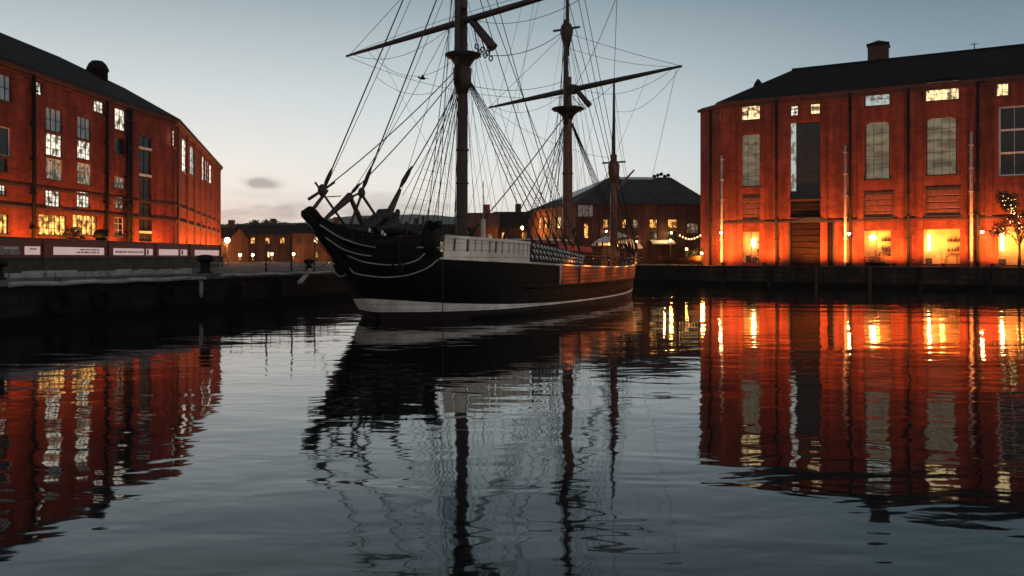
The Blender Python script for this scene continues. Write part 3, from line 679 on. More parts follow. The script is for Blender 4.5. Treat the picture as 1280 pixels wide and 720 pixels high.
for x0,x1,kind in ((-16,24,'banner_dark'),(30,49,'banner'),(66,129,'banner'),(141,179,'banner'),(182,190,'banner'),(198,222,'banner'),(225,233,'banner'),(243,273,'banner')):
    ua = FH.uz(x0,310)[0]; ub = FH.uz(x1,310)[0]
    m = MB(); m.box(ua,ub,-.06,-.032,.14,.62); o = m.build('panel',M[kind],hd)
    q = MB(); w_ = ub-ua
    if x0 == 66:
        for row,(fa,fb) in enumerate(((.50,.86),(.44,.90))):
            t = fa
            while t < fb:
                l_ = rnd.uniform(.015,.05); z = .47-row*.17; q.box(ua+w_*t,ua+w_*(t+l_),-.068,-.0605,z-.04,z+.045); t += l_+rnd.uniform(.008,.03)
    elif x0 == 141:
        t = .06
        while t < .95:
            l_ = rnd.uniform(.02,.05); q.box(ua+w_*t,ua+w_*(t+l_),-.068,-.0605,.30,.43); t += l_+.025
    elif x0 in (182,225):
        q.box(ua+w_*.1,ua+w_*.35,-.068,-.0605,.2,.56)
    elif x0 == 30:
        q.box(ua+w_*.3,ua+w_*.75,-.068,-.0605,.44,.5)
    elif x0 == -16:
        q.box(ua+w_*.45,ua+w_*.92,-.068,-.0605,.44,.56)
    if q.v: q.build('lettering', M['ink'] if x0 != -16 else M['frame_white'], o)
for px in (54,135,194,237,275):
    u = FH.uz(px,310)[0]; m = MB(); m.box(u-.08,u+.08,-.10,-.033,-.0,1.05); m.build('post',M['maroon'],hd)

# ------------------------------------------------------------------ foliage helper
def leaves(m, c, rad, n, size, r, squash=.8):
    for _ in range(n):
        while True:
            d = Vector((r.uniform(-1,1),r.uniform(-1,1),r.uniform(-1,1)))
            if .25 < d.length <= 1: break
        p = Vector(c)+Vector((d.x*rad,d.y*rad,d.z*rad*squash))
        a = Vector((r.uniform(-1,1),r.uniform(-1,1),r.uniform(-1,1))).normalized(); b = a.orthogonal().normalized(); s = size*r.uniform(.6,1.4)
        m.add([p-a*s,p+b*s*.5,p+a*s,p-b*s*.5],[(0,1,2,3)])
def tree(name, label, cat, loc, h, rad, n, group=None, seed=0, leaf=.22):
    r = random.Random(seed); t = thing(name, label, cat, loc, 0, group)
    m = MB(); m.tube([(0,0,0),(.05*h*.2,0,h*.3),(0,.02*h,h*.55)],[.035*h,.025*h,.012*h],8)
    cl = []
    for k in range(7):
        a = r.uniform(0,6.28); q = Vector((math.cos(a)*rad*r.uniform(.3,.75),math.sin(a)*rad*r.uniform(.3,.75),h*r.uniform(.5,.9)))
        m.tube([(0,0,h*.35),(q.x*.5,q.y*.5,h*.35+(q.z-h*.35)*.6),q],[.014*h,.009*h,.004*h],5); cl.append(q)
    m.build('trunk',M['bark'],t)
    m = MB()
    for q in cl+[Vector((0,0,h*.85))]: leaves(m,q,rad*r.uniform(.35,.6),n//8,leaf,r)
    m.build('crown',M['foliage'],t)
    return t
p = at(86,299,52.5); t = thing('shrub','ragged dark shrub rising above the maroon hoarding','shrub',(p.x,p.y,GZ))
m = MB(); r = random.Random(5); 
for k in range(6): m.tube([(0,0,0),(r.uniform(-.3,.3),r.uniform(-.3,.3),1.9)],[.03,.01],5)
m.build('stem',M['bark'],t)
m = MB(); leaves(m,(0,0,2.2),.62,320,.09,r,1.0); leaves(m,(.2,.4,2.65),.3,120,.08,r,1.0); leaves(m,(0,1.1,2.0),.5,160,.08,r); m.build('crown',M['foliage'],t)
p = at(126,300,57); t = thing('cowl_vent','dark round headed vent behind the maroon hoarding','vent',(p.x,p.y,GZ))
m = MB(); m.lathe([(.42,0),(.42,.05),(.36,.1),(.36,2.30)],14); m.build('pipe',M['iron'],t)
m = MB(); m.lathe([(.42,2.30),(.49,2.33),(.49,2.55),(.44,2.72),(.27,2.87),(.05,2.92)],14); m.build('hood',M['iron'],t)

# ------------------------------------------------------------------ left quay furniture (local x along the quay wall)
def qlp(u, y, z):
    d = Vector((math.cos(QLa),math.sin(QLa))); n = Vector((-d.y,d.x)); p = Vector(QL0)+d*u+n*y; return Vector((p.x,p.y,z))
FQ = Facade(QL0, QL1, ql)
def qu(px): return FQ.uz(px,350)[0]
# fender pipe along the edge
for x0,x1,lab,off,zz,rad in ((4,250,'long pale grey fender pole slung along the left quay edge',-.35,GZ-.22,.11),(272,424,'pale grey fender pole along the quay edge towards the bow',-.28,GZ-.12,.09)):
    ua,ub = qu(x0),qu(x1); m = MB(); n = 14
    m.tube([qlp(lerp(ua,ub,i/n),off,zz+.03*math.sin(i*1.7)) for i in range(n+1)], rad, 10)
    tag(m.build('fender_pole',M['grey_timber']),lab,'fender pole')
# baulks lying on the quay edge
for x0,x1,lab in ((-30,62,'weathered timber baulk lying on the quay at the left edge'),(66,140,'weathered timber baulk lying on the quay below the widest pale panel'),(144,246,'longest weathered timber baulk on the quay behind the black bollard')):
    ua,ub = qu(x0),qu(x1)
    m = MB(); n = 8
    for i in range(n):
        a = lerp(ua,ub,i/n)+.02; b = lerp(ua,ub,(i+1)/n)-.02; h = rnd.uniform(.20,.30)
        m.bar(qlp(a,.5+rnd.uniform(-.03,.03),GZ+.03+h/2),qlp(b,.5+rnd.uniform(-.03,.03),GZ+.03+h/2),.3,h)
    tag(m.build('timber_baulk',M['grey_timber']),lab,'timber')
def bollard(loc, label, s=1.0):
    t = thing('bollard',label,'bollard',loc,0,'mooring bollards')
    m = MB(); m.lathe([(.34*s,0),(.34*s,.06*s),(.22*s,.12*s),(.20*s,.5*s)],14); m.build('base',M['iron'],t)
    m = MB(); m.lathe([(.20*s,.5*s),(.36*s,.58*s),(.38*s,.72*s),(.30*s,.82*s),(.1*s,.86*s)],14); m.build('head',M['iron'],t)
    return t
bollard(qlp(qu(263),.35,GZ), 'squat black mooring bollard between the two fender poles on the left quay', 1.25)
bollard(qlp(qu(2),.2,GZ), 'black mooring bollard at the left edge of the picture', 1.0)
bollard(qlp(qu(391),.3,GZ), 'black mooring bollard by the bow of the ship', .95)
ty0 = None
for i,(px,zc,R0,lab) in enumerate(((70,.95,.62,'largest black tyre fender, hanging nearest the left edge of the picture'),(122,.95,.52,'second black tyre fender from the left on the quay wall'),(205,1.0,.55,'black tyre fender left of the grey standing pipe'),(292,1.0,.5,'black tyre fender right of the grey standing pipe'),(345,1.05,.48,'small black tyre fender nearest the bow of the ship'))):
    t = thing('tyre_fender',lab,'tyre',qlp(qu(px),-.22,zc),QLa,'tyre fenders on the left quay')
    m = MB(); m.torus((0,0,0),R0*.78,R0*.26,(0,1,0)); m.build('tyre',M['rubber'],t)
    m = MB(); m.tube([(-.05,.0,R0*.9),(-.12,.1,GZ-zc-.02)],.025,6).tube([(.05,.0,R0*.9),(.12,.1,GZ-zc-.02)],.025,6); m.build('rope',M['rope'],t)
m = MB(); u_ = qu(248); m.tube([qlp(u_,-.18,.75),qlp(u_,-.18,GZ-.35),qlp(u_,-.1,GZ-.2)],.11,10); tag(m.build('standing_pipe',M['grey_timber']),'short grey vertical pipe on the left quay wall beside the bollard','pipe')
a_ = qlp(qu(389),.05,GZ+.1); b_ = qlp(qu(362),-.75,GZ-.75)
m = MB(); m.bar(a_,b_,.30,.12); tag(m.build('gangplank',M['grey_timber']),'pale plank hanging aslant off the quay edge near the bow','plank')
# railing near the bow
t = thing('railing','low grey railing along the quay edge left of the bow','railing',qlp(qu(272),.6,GZ),QLa)
ln = qu(428)-qu(272)
m = MB(); m.tube([(0,0,.58),(ln,0,.58)],.035,6); m.build('top_rail',M['steel'],t)
m = MB(); m.tube([(0,0,.30),(ln,0,.30)],.025,6); m.build('middle_rail',M['steel'],t)
for i in range(15):
    m = MB(); m.tube([(ln*i/14,0,0),(ln*i/14,0,.6)],.03,6); m.build('post',M['steel'],t)
for i,px in enumerate((352,383,411)):
    m = MB(); q = qlp(qu(px),1.2,GZ); m.tube([q,q+Vector((.05,0,2.0 if i != 1 else 2.5))],[.07,.05],8)
    tag(m.build('mooring_post',M['mast_dark']),['slim dark mooring post left of the slanting plank','tallest slim dark mooring post behind the slanting plank','slim dark mooring post nearest the bow'][i],'post')

# ------------------------------------------------------------------ far side: buildings, hill, trees
def far_block(name, label, x0, x1, ytop, Y, roof_h, floors, lit, mt, roofm, dep=10, zgr=GZ, seed=0, skew=0, cat='building', win=.9):
    r = random.Random(seed)
    A = ((x0-640)/FPX*Y, Y); B = ((x1-640)/FPX*(Y+skew), Y+skew)
    t = thing(name,label,cat,(A[0],A[1],zgr)); F = Facade(A,B,t); fz(F)
    zt = EYE+(HZ-ytop)/FPX*Y
    n = max(2,int(F.L/2.6))
    rs = []
    for fl in range(floors):
        for i in range(n):
            c = F.L*(i+.5)/n; z0 = zgr+ (zt-zgr)*(fl+.28)/floors; z1 = zgr+(zt-zgr)*(fl+.72)/floors
            rs.append([c-win/2,c+win/2,z0,z1]); F.op.append([*rs[-1],.2])
    F.wall(zgr-.3,zt,mt)
    for q in rs:
        F.window(q, M[r.choice(lit)], M['frame_dark'], 2, 2, depth=.15, sill=False)
    m = MB()
    for e in (0,F.L):
        m.add([(e,0,zgr-.3),(e,dep,zgr-.3),(e,dep,zt),(e,dep/2,zt+roof_h*.96),(e,0,zt)],[(0,1,2,3,4)])
    m.add([(0,dep,zgr-.3),(F.L,dep,zgr-.3),(F.L,dep,zt),(0,dep,zt)],[(0,1,2,3)])
    F.put(m,'side_wall',mt)
    m = MB(); m.add([(-.3,-.35,zt-.1),(F.L+.3,-.35,zt-.1),(F.L+.3,dep/2,zt+roof_h),(-.3,dep/2,zt+roof_h),(F.L+.3,dep+.35,zt-.1),(-.3,dep+.35,zt-.1)],[(0,1,2,3),(3,2,4,5)]); F.put(m,'roof',roofm)
    for k in range(max(1,int(F.L/14))):
        u = F.L*(k+.6)/max(1,int(F.L/14)); m = MB(); m.box(u-.5,u+.5,dep/2-.4,dep/2+.4,zt+roof_h-.5,zt+roof_h+1.3); F.put(m,'chimney',M['brick_dark'])
    return t, F, zt
D6 = ['glass']*1+['lit_warm']*2+['lit_orange']
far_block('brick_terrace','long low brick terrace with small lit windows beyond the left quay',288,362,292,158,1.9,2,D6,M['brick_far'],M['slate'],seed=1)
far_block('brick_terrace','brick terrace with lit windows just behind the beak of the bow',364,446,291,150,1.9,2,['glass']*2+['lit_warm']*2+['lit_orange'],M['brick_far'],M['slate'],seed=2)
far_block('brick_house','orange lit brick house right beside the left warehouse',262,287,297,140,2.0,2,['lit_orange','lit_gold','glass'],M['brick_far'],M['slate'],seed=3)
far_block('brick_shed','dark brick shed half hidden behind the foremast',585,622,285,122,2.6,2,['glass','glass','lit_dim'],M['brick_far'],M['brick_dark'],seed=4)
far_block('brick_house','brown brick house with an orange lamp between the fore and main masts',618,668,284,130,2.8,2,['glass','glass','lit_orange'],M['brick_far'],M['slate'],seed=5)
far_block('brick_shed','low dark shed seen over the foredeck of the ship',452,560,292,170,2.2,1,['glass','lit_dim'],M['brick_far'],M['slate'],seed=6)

def street_lamp(loc, h, label, watts, size=.2, group='street lamps around the basin'):
    t = thing('street_lamp',label,'street lamp',loc,0,group)
    m = MB(); m.lathe([(.10,0),(.10,.5),(.05,.6),(.04,h)],8); m.build('post',M['iron'],t)
    m = MB(); m.ell((0,0,h+size*.8),size,size,size*1.1); m.build('lantern',M['bulb' if size > .2 else 'bulb_soft'],t)
    m = MB(); m.lathe([(size*1.2,h+size*1.7),(size*.6,h+size*2.1),(.02,h+size*2.4)],8); m.build('hood',M['iron'],t)
    lamp('POINT',(0,-.5,h-.1),(1,.38,.08),watts,t,.2)
    return t
for px,py,Y,lab,wt in ((284,301,136,'brightest orange street lamp beside the end of the left warehouse',3000),(300,318,128,'low orange lamp right of the end of the left warehouse',1000),(316,318,139,'orange street lamp before the far terrace, left of its middle',1000),(340,317,146,'pale orange street lamp before the middle of the far terrace',1000),(367,317,142,'orange street lamp left of the beak of the bow',1000),(414,316,138,'red orange lamp close under the beak of the bow',1000),
                        (653,284,118,'orange street lamp between the fore and main masts',2500)):
    p = at(px,py,Y); street_lamp((p.x,p.y,GZ), p.z-GZ-.25, lab, wt, .45 if wt > 2900 else .22)

# middle building with a big hipped roof
mbg = thing('market_hall','broad dark brick hall with a grey hipped roof behind the stern','hall',(8.4,105,GZ))
F1 = Facade((8.4,105.), (26.5,106.5), mbg); fz(F1)
F2 = Facade((2.6,124.), (8.4-.002,105.+.006), mbg); fz(F2)
ZM = 10.0
wl2 = []
def mw(F,x0,y0,x1,y1,pane,frame='frame_dark',nx=2,nz=2,**k):
    r_ = F.rect(x0,y0,x1,y1); F.op.append([*r_,.3]); wl2.append((F,r_,pane,frame,nx,nz,k))
mw(F1,722,255.5,742,271,'glass_grey','frame_dark',3,2); mw(F1,730,279,736,298,'lit_orange','frame_dark',1,3)
for x0,x1,pn in ((751,761,'lit_orange'),(774,783,'lit_orange'),(791,799,'lit_dim'),(812,822,'lit_orange'),(835,847,'lit_orange')):
    mw(F1,x0,274,x1,285,pn,'frame_dark',2,2,sill=False); mw(F1,x0,289,x1,304,'glass','frame_dark',2,3,sill=False)
mw(F1,859,279,873,292,'lit_dim','frame_dark',3,2,sill=False)
for x0,x1,pn in ((672,676,'glass_grey'),(679,683,'glass_grey'),(685,689,'glass_grey'),(695,701,'lit_warm')): mw(F2,x0,271,x1,285,pn,'frame_dark',1,2,sill=False)
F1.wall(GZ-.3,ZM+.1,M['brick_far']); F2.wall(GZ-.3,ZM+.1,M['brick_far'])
for F,r_,pane,frame,nx,nz,k in wl2: F.window(r_,M[pane],M[frame],nx,nz,**k)
for u in (3.4,5.9,8.4,11.2,14.6,17.6):
    m = MB(); m.box(u-.25,u+.25,-.15,-.002,GZ,ZM-.4); F1.put(m,'pilaster',M['brick_far'])
m = MB()
c0 = Vector(mbg.location)
def Wm(x,y,z): return Vector((x,y,z))-c0
E0 = Wm(8.0,104.5,ZM-.05); E1 = Wm(27.,106.2,ZM-.05); E2 = Wm(2.0,124.6,ZM-.05); E3 = Wm(30.,126.,ZM-.05)
m.add([Wm(26.5,106.5,GZ),Wm(29.6,125.6,GZ),Wm(29.6,125.6,ZM),Wm(26.5,106.5,ZM),Wm(2.6,124.,GZ),Wm(2.6,124.,ZM)],[(0,1,2,3),(1,4,5,2)]); m.build('rear_wall',M['brick_far'],mbg); m = MB()
K0 = Wm(14.1,114.,14.4); K1 = Wm(22.8,114.8,14.4)
m.add([E0,E1,E3,E2,K0,K1],[(0,1,5,4),(1,2,5),(2,3,4,5),(3,0,4)]); m.build('roof',M['slate_far'],mbg)
m = MB()
def onp(a,b,c,s,t,off=.08):
    return a+(b-a)*s+(c-a)*t+Vector((0,0,off))
m.add([onp(E2,E0,K0,.02,.30),onp(E2,E0,K0,.02,.52),onp(E2,E0,K0,.04,.92),onp(E2,E0,K0,.30,.66),onp(E2,E0,K0,.50,.30)],[(0,1,2,3,4)])
m.build('rooflight',M['roof_glass'],mbg)
m = MB(); m.add([onp(E0,E1,K0,.02,.88),onp(E0,E1,K0,.34,.88),onp(E0,E1,K0,.34,.97),onp(E0,E1,K0,.02,.97)],[(0,1,2,3)]); m.build('rooflight',M['roof_glass'],mbg)
m = MB()
for k in range(5): m.ell((K1.x-2.4+.5*k,K1.y-.13,K1.z+.12+.16*(k%3)),.28,.28,.26,8,6)
m.build('ridge_finial',M['iron'],mbg)
m = MB(); u0,z_ = F1.uz(812,303); u1,_ = F1.uz(841,303); m.add([(u0,-.01,z_+.35),(u1,-.01,z_+.35),(u1,-1.3,z_-.05),(u0,-1.3,z_-.05),(u1,-1.3,z_-.25),(u0,-1.3,z_-.25)],[(0,1,2,3),(3,2,4,5)]); F1.put(m,'awning',M['canvas'])
lamp('POINT',F1.local((u0+u1)/2,-1.6,z_+.9),(1,.7,.3),110,mbg,.1)
for px,py in ((795,302),(757,289),(838,291)):
    u,z = F1.uz(px,py); wall_lamp(F1,u,z,22,.13)

# parasols on the quay behind the stern
pr0 = None
for i,(px,Y,s,lab) in enumerate(((746,98,.8,'smallest cream parasol behind the ship, nearest the main mast'),(758,95,1.0,'cream parasol left of the mizzen mast behind the stern'),(773,94,1.12,'largest cream parasol just right of the mizzen mast'),(790,97,.85,'cream parasol above the stern of the ship'))):
    p = at(px,300,Y)
    if pr0 is None:
        pr0 = thing('parasol',lab,'parasol',(p.x,p.y,GZ),0,'cream parasols on the far quay')
        m = MB(); m.lathe([(.25,0),(.25,.08),(.03,.1),(.03,3.3)],8); m.build('pole',M['steel'],pr0)
        m = MB(); n = 8; vs = [(0,0,3.45)]
        for k in range(n): t_ = 2*math.pi*k/n; vs += [(1.0*math.cos(t_),1.0*math.sin(t_),3.05),(1.5*math.cos(t_),1.5*math.sin(t_),2.55),(1.5*math.cos(t_),1.5*math.sin(t_),2.3)]
        fs = []
        for k in range(n):
            a_ = 1+3*k; b_ = 1+3*((k+1)%n); fs += [(0,a_,b_),(a_,a_+1,b_+1,b_),(a_+1,a_+2,b_+2,b_+1)]
        m.add(vs,fs); m.build('canopy',M['canvas'],pr0); pr0.scale = (s,s,s)
    else:
        o = pr0.copy(); C.objects.link(o); o.location = (p.x,p.y,GZ); o.scale = (s,s,s); o['label'] = lab
        for chd in [k for k in bpy.data.objects if k.parent == pr0]:
            q = chd.copy(); C.objects.link(q); q.parent = o
p = at(768,306,95.5); street_lamp((p.x,p.y-2.5,GZ),2.1,'low lamp standing between the cream parasols',700,.10)
# upturned boat, planters and festoon beside the warehouse end
p = at(850,321,88); t = thing('rowing_boat','orange lit rowing boat laid up on the quay left of the warehouse','boat',(p.x,p.y,GZ),R(-18))
m = MB(); vs = []; n = 12
for i in range(n+1):
    s = i/n*2-1; b_ = .85*(1-abs(s)**2.6)**.6+.02; sh = .28*s*s
    vs += [(s*2.4,-b_,.85+sh),(s*2.35,-b_*.8,.45+sh*.6),(s*2.1,0,.18+sh*.2),(s*2.35,b_*.8,.45+sh*.6),(s*2.4,b_,.85+sh)]
m.add(vs,[(i*5+k,i*5+k+1,i*5+k+6,i*5+k+5) for i in range(n) for k in range(4)],True); m.build('hull',M['varnish'],t)
m = MB(); m.box(-.9,-.7,-.7,.7,.6,.65).box(.5,.7,-.75,.75,.6,.65); m.build('thwart',M['deck'],t)
m = MB(); m.box(-1.3,-1.1,-.5,.5,0,.3).box(1.1,1.3,-.5,.5,0,.3); m.build('chock',M['mast_dark'],t)
for i,(px,Y,lab) in enumerate(((862,87.5,'small orange lit bush between the rowing boat and the warehouse'),(873,89.5,'taller bush against the corner of the warehouse'))):
    p = at(px,325,Y); tree('bush',lab,'bush',(p.x,p.y,GZ),1.7+.6*i,.8,320,None,20+i,.10)
p = at(866,300,89); t = thing('festoon','string of small bulbs hung between poles beside the warehouse corner','festoon lights',(p.x,p.y,GZ))
m = MB(); m.tube([(-1.6,0,0),(-1.6,0,3.6)],.04,6).tube([(1.0,0,0),(1.0,0,3.4)],.04,6); m.build('pole',M['iron'],t)
pts = [Vector((lerp(-1.6,1.0,i/16),0,3.5-.5*math.sin(math.pi*i/16))) for i in range(17)]
m = MB(); m.tube(pts,.012,5); m.build('cable',M['iron'],t)
for q in pts[1:-1:2]:
    m = MB(); m.ell((q.x,q.y,q.z-.08),.07,.07,.09,8,6); m.build('bulb',M['bulb_soft'],t)
for px,py,Y,lab,wt in ((877,316,87.0,'low orange lamp at the foot of the warehouse corner',500),(858,311,92,'orange lantern behind the rowing boat',400),(838,300,97,'pale lamp standing on the quay behind the stern',260)):
    p = at(px,py,Y); street_lamp((p.x,p.y,GZ),p.z-GZ-.15,lab,wt,.15)

# tree hung with fairy lights at the right edge
u_ = FR.uz(1272,240)[0]; w_ = FR.world(u_,-1.9,GZ); r = random.Random(9)
t = thing('ornamental_tree','small leafy tree hung with warm fairy lights at the right edge','tree',w_)
m = MB(); m.tube([(0,0,0),(.05,0,1.4),(0,.05,3.)],[.14,.11,.08],8); tips = []
for k in range(16):
    a = r.uniform(0,6.28); z0 = r.uniform(2.2,4.); rr_ = r.uniform(1.2,2.9); q = Vector((math.cos(a)*rr_,math.sin(a)*rr_*.55,r.uniform(2.9,6.8)))
    md = Vector((q.x*.45,q.y*.45,lerp(z0,q.z,.6))); m.tube([(0,0,z0*.8),md,q],[.05,.03,.012],5); tips.append((md,q))
m.build('trunk',M['bark'],t)
m = MB()
for md,q in tips: leaves(m,q,.62,230,.085,r); leaves(m,(md+q)/2,.6,170,.085,r)
m.build('crown',M['foliage'],t)
m = MB()
for md,q in tips:
    for k in range(5):
        p_ = lerp(md,q,k/4)+Vector((r.uniform(-.25,.25),r.uniform(-.3,-.05),r.uniform(-.25,.25))); m.ell(p_,.035,.035,.035,6,4)
tag(m.build('fairy_lights',M['bulb_soft'],t),kind='stuff')

# planters and clutter on the right quay
for i,(px,lab) in enumerate(((1098,'low dark planter trough below the brightest square window'),)):
    u_ = FR.uz(px,325)[0]; t = thing('planter',lab,'planter',FR.world(u_,-1.2,GZ),FR.ang)
    m = MB(); m.box(-1.1,1.1,-.25,.25,0,.4); m.build('trough',M['shutter'],t)
    m = MB(); leaves(m,(-.5,0,.5),.4,90,.09,r,.5); leaves(m,(.5,0,.5),.4,90,.09,r,.5); m.build('plants',M['foliage'],t)
# timber fenders on the right quay face
dq = Vector((math.cos(QRa),math.sin(QRa))); nq = Vector((-dq.y,dq.x))
FQR = Facade(QR1,QR2,qr)
for i,px in enumerate((905,962,1021,1088,1150,1238)):
    u_ = FQR.uz(px,340)[0]; q = Vector(QR1)+dq*u_-nq*.2
    m = MB(); m.box(-.13,.13,-.13,.13,-1.2,GZ-.02); o = m.build('timber_fender',M['brick_dark'] if px in (1021,1088) else M['stone_dark'],None,(q.x,q.y,0),QRa)
    tag(o,['upright timber fender under the left corner of the warehouse','upright timber fender left of the plank gate','reddish upright timber fender under the plank gate','reddish upright timber fender under the bright square window','upright timber fender under the widest lit room','upright timber fender furthest right on the quay face'][i],'fender','timber fenders on the warehouse quay')
u_ = FQR.uz(1190,340)[0]; q = Vector(QR1)+dq*u_-nq*.22
t = thing('quay_ladder','iron ladder down the quay face below the right warehouse','ladder',(q.x,q.y,0),QRa)
for s in (-.22,.22):
    m = MB(); m.tube([(s,0,-.8),(s,0,GZ+.1)],.03,6); m.build('rail',M['iron'],t)
for k in range(9):
    m = MB(); m.tube([(-.22,0,-.5+.3*k),(.22,0,-.5+.3*k)],.02,6); m.build('rung',M['iron'],t)

mh = bpy.data.materials.new('dusk haze'); mh.use_nodes = True; nh = mh.node_tree; nh.nodes.clear()
ho_ = nh.nodes.new('ShaderNodeOutputMaterial'); pv = nh.nodes.new('ShaderNodeVolumePrincipled'); nh.links.new(pv.outputs[0], ho_.inputs['Volume'])
pv.inputs['Color'].default_value = (.85,.87,.9,1); pv.inputs['Density'].default_value = .00013
mb = MB(); mb.box(-2050,2050,-310,2150,-3.0,140); tag(mb.build('haze',mh),kind='stuff')
# hills and tree line
def hill(pts, Y, dep, seed, mt, name='hill'):
    r = random.Random(seed); m = MB(); n = 160; vs = []
    for i in range(n+1):
        px = lerp(pts[0][0],pts[-1][0],i/n); y = smooth(pts,px)+r.uniform(-.7,.7)
        p = at(px,y,Y); vs += [(p.x,Y-dep,GZ-.5),(p.x,Y-dep*.45,lerp(GZ,p.z,.62)+r.uniform(-1,1)),(p.x,Y,p.z),(p.x,Y+dep,GZ-.5)]
    m.add(vs,[(i*4+k,i*4+k+1,i*4+k+5,i*4+k+4) for i in range(n) for k in range(3)],True)
    return tag(m.build(name,mt),kind='structure')
hill([(-500,300),(150,290),(280,284),(360,280),(430,271),(500,268),(560,270),(640,279),(720,290),(860,300),(1700,300)],1250,420,3,M['hill'])
hill([(60,300),(200,286),(270,281),(310,279),(350,278),(400,281),(440,286),(470,300)],330,90,4,M['foliage'],'wooded_bank')
for i,(px,py,h) in enumerate(((316,275,9),(335,274,10),(299,280,7),(356,279,7),(383,280,8))):
    p = at(px,py,300); tree('tree',['round dark tree on the ridge above the far terrace, left of a pair','round dark tree on the ridge, right and taller of a pair','small dark tree on the ridge nearest the left warehouse','small dark tree on the ridge right of the round pair','dark tree on the ridge nearest the beak of the bow'][i],'tree',(p.x,p.y,p.z-h),h,h*.42,500,'trees on the far ridge',40+i,.45)

# ------------------------------------------------------------------ the ship
S0 = Vector((-6.2,37.5)); AX = Vector((.503,.864)).normalized(); PT = Vector((AX.y,-AX.x))
ship = thing('tall_ship','black hulled three masted sailing ship with white waterline moored in the basin','ship',(S0.x,S0.y,0),math.atan2(AX.y,AX.x))
# ship frame: x = aft from the stem, y = starboard (so port is -y), z = height above water
def SH(u,b,z): return Vector((u,-b,z))
def px_cl(x,y,b=0.):
    # point of the plane b = const in the ship frame seen at the picture position x,y
    k = (x-640)/FPX; a = S0+PT*b
    u = (k*a.y-a.x)/(AX.x-k*AX.y); Y = a.y+AX.y*u
    return SH(u,b,EYE+(HZ-y)/FPX*Y)
US = [(-2,1.5),(0,0),(1.2,-1.0),(2.5,-2.3),(4.6,-2.8)]; UE = [(-2,29.6),(0,30.6),(2,31.3),(4,31.8)]
BW = [(0,.10),(.6,1.15),(1.3,2.1),(2.4,3.05),(4,3.85),(6,4.25),(10,4.45),(14,4.3),(18,3.9),(22,3.2),(26,2.1),(29,1.0),(30.6,.15)]
BR = [(-2.6,.12),(-2.1,1.0),(-1.4,1.9),(-.4,2.75),(.8,3.45),(3,4.15),(6,4.5),(10,4.6),(14,4.5),(18,4.1),(22,3.4),(25,2.7),(28,1.75),(30,1.05),(31.5,.35)]
BW = [(u/30.6,b) for u,b in BW]; BR = [((u+2.6)/34.1,b) for u,b in BR]
def hb(s,z):
    w_ = smooth(BW,s); r_ = smooth(BR,s)
    if z >= 0:
        t = min(1.15,z/3.6)
        return max(.08, lerp(w_,r_,t**.9))
    return max(.06, w_*(1-.62*(z/-2.)**2))
def hu(s,z): return lerp(interp(US,z),interp(UE,z),s)
def hs(u,z): return (u-interp(US,z))/(interp(UE,z)-interp(US,z))
def HP(s,z,side=1,off=0.):
    b = hb(s,z); e = .002; du = hu(s+e,z)-hu(s-e,z); db = hb(min(1,s+e),z)-hb(max(0,s-e),z)
    n = Vector((-db,du)).normalized()
    return SH(hu(s,z)+n.x*off, side*(b+n.y*off), z)
def HU(u,z,side=1,off=0.): return HP(hs(u,z),z,side,off)
SHEER = [(-2.8,3.55),(-1,3.15),(.5,2.95),(6,2.72),(12,2.5),(20,2.35),(26,2.42),(31.5,2.75)]   # deck edge
def sheer(u): return smooth(SHEER,u)
SS = [0,.004,.01,.018,.028,.04,.055,.072,.09,.11,.135,.165,.2,.24,.29,.35,.42,.5,.58,.66,.73,.79,.84,.88,.92,.95,.975,.99,1.0]
def hull_grid(zf, off=0., ss=SS, cap=False):
    # zf: list of functions s -> z (bottom to top)
    m = MB(); nz = len(zf)
    for side in (1,-1):
        vs = [HP(s,f(s),side,off) for s in ss for f in zf]
        m.add(vs,[(i*nz+k,i*nz+k+1,i*nz+nz+k+1,i*nz+nz+k) for i in range(len(ss)-1) for k in range(nz-1)],True)
    return m
def ztop(s): return sheer(hu(s,2.8))
fr = [0,.12,.25,.4,.55,.7,.85,1]
m = hull_grid([lambda s,z=z: z for z in (-2,-1.2,-.6,-.2,.1,.38)]+[lambda s,f=f: lerp(.45,ztop(s),f) for f in fr])
vsb = [HP(s,-2,1) for s in SS]; vsc = [HP(s,-2,-1) for s in SS]; n = len(SS)
m.add(vsb+vsc,[(i,i+1,n+i+1,n+i) for i in range(n-1)])
# transom and stem closing faces
zl = [-2,-1.2,-.6,-.2,.1,.38]+[lerp(.45,ztop(1),f) for f in fr]
a_ = [HP(1,z,1) for z in zl]; b_ = [HP(1,z,-1) for z in zl]; k_ = len(zl)
m.add(a_+b_,[(i,i+1,k_+i+1,k_+i) for i in range(k_-1)])
zl = [-2,-1.2,-.6,-.2,.1,.38]+[lerp(.45,ztop(0),f) for f in fr]
a_ = [HP(0,z,1) for z in zl]; b_ = [HP(0,z,-1) for z in zl]
m.add(a_+b_,[(i,i+1,k_+i+1,k_+i) for i in range(k_-1)])
hull = m.build('hull',M['hull'],ship)
# white waterline band, dark antifouling under it
BT = [(-1.2,1.16),(0,1.0),(1.5,.84),(4.8,.66),(9,.56),(13,.53),(22,.55),(31.5,.72)]
def btop(s): return smooth(BT,hu(s,.8))
m = hull_grid([lambda s:.44,lambda s:(btop(s)+.44)/2,btop],.018)
a_ = [HP(0,z,1,.018) for z in (.44,.8,btop(0))]; b_ = [HP(0,z,-1,.018) for z in (.44,.8,btop(0))]
m.add(a_+b_,[(0,1,4,3),(1,2,5,4)]); m.build('waterline_band',M['boot'],hull)
m = hull_grid([lambda s:-1.,lambda s:-.3,lambda s:.436],.012); m.build('antifouling',M['antifoul'],hull)
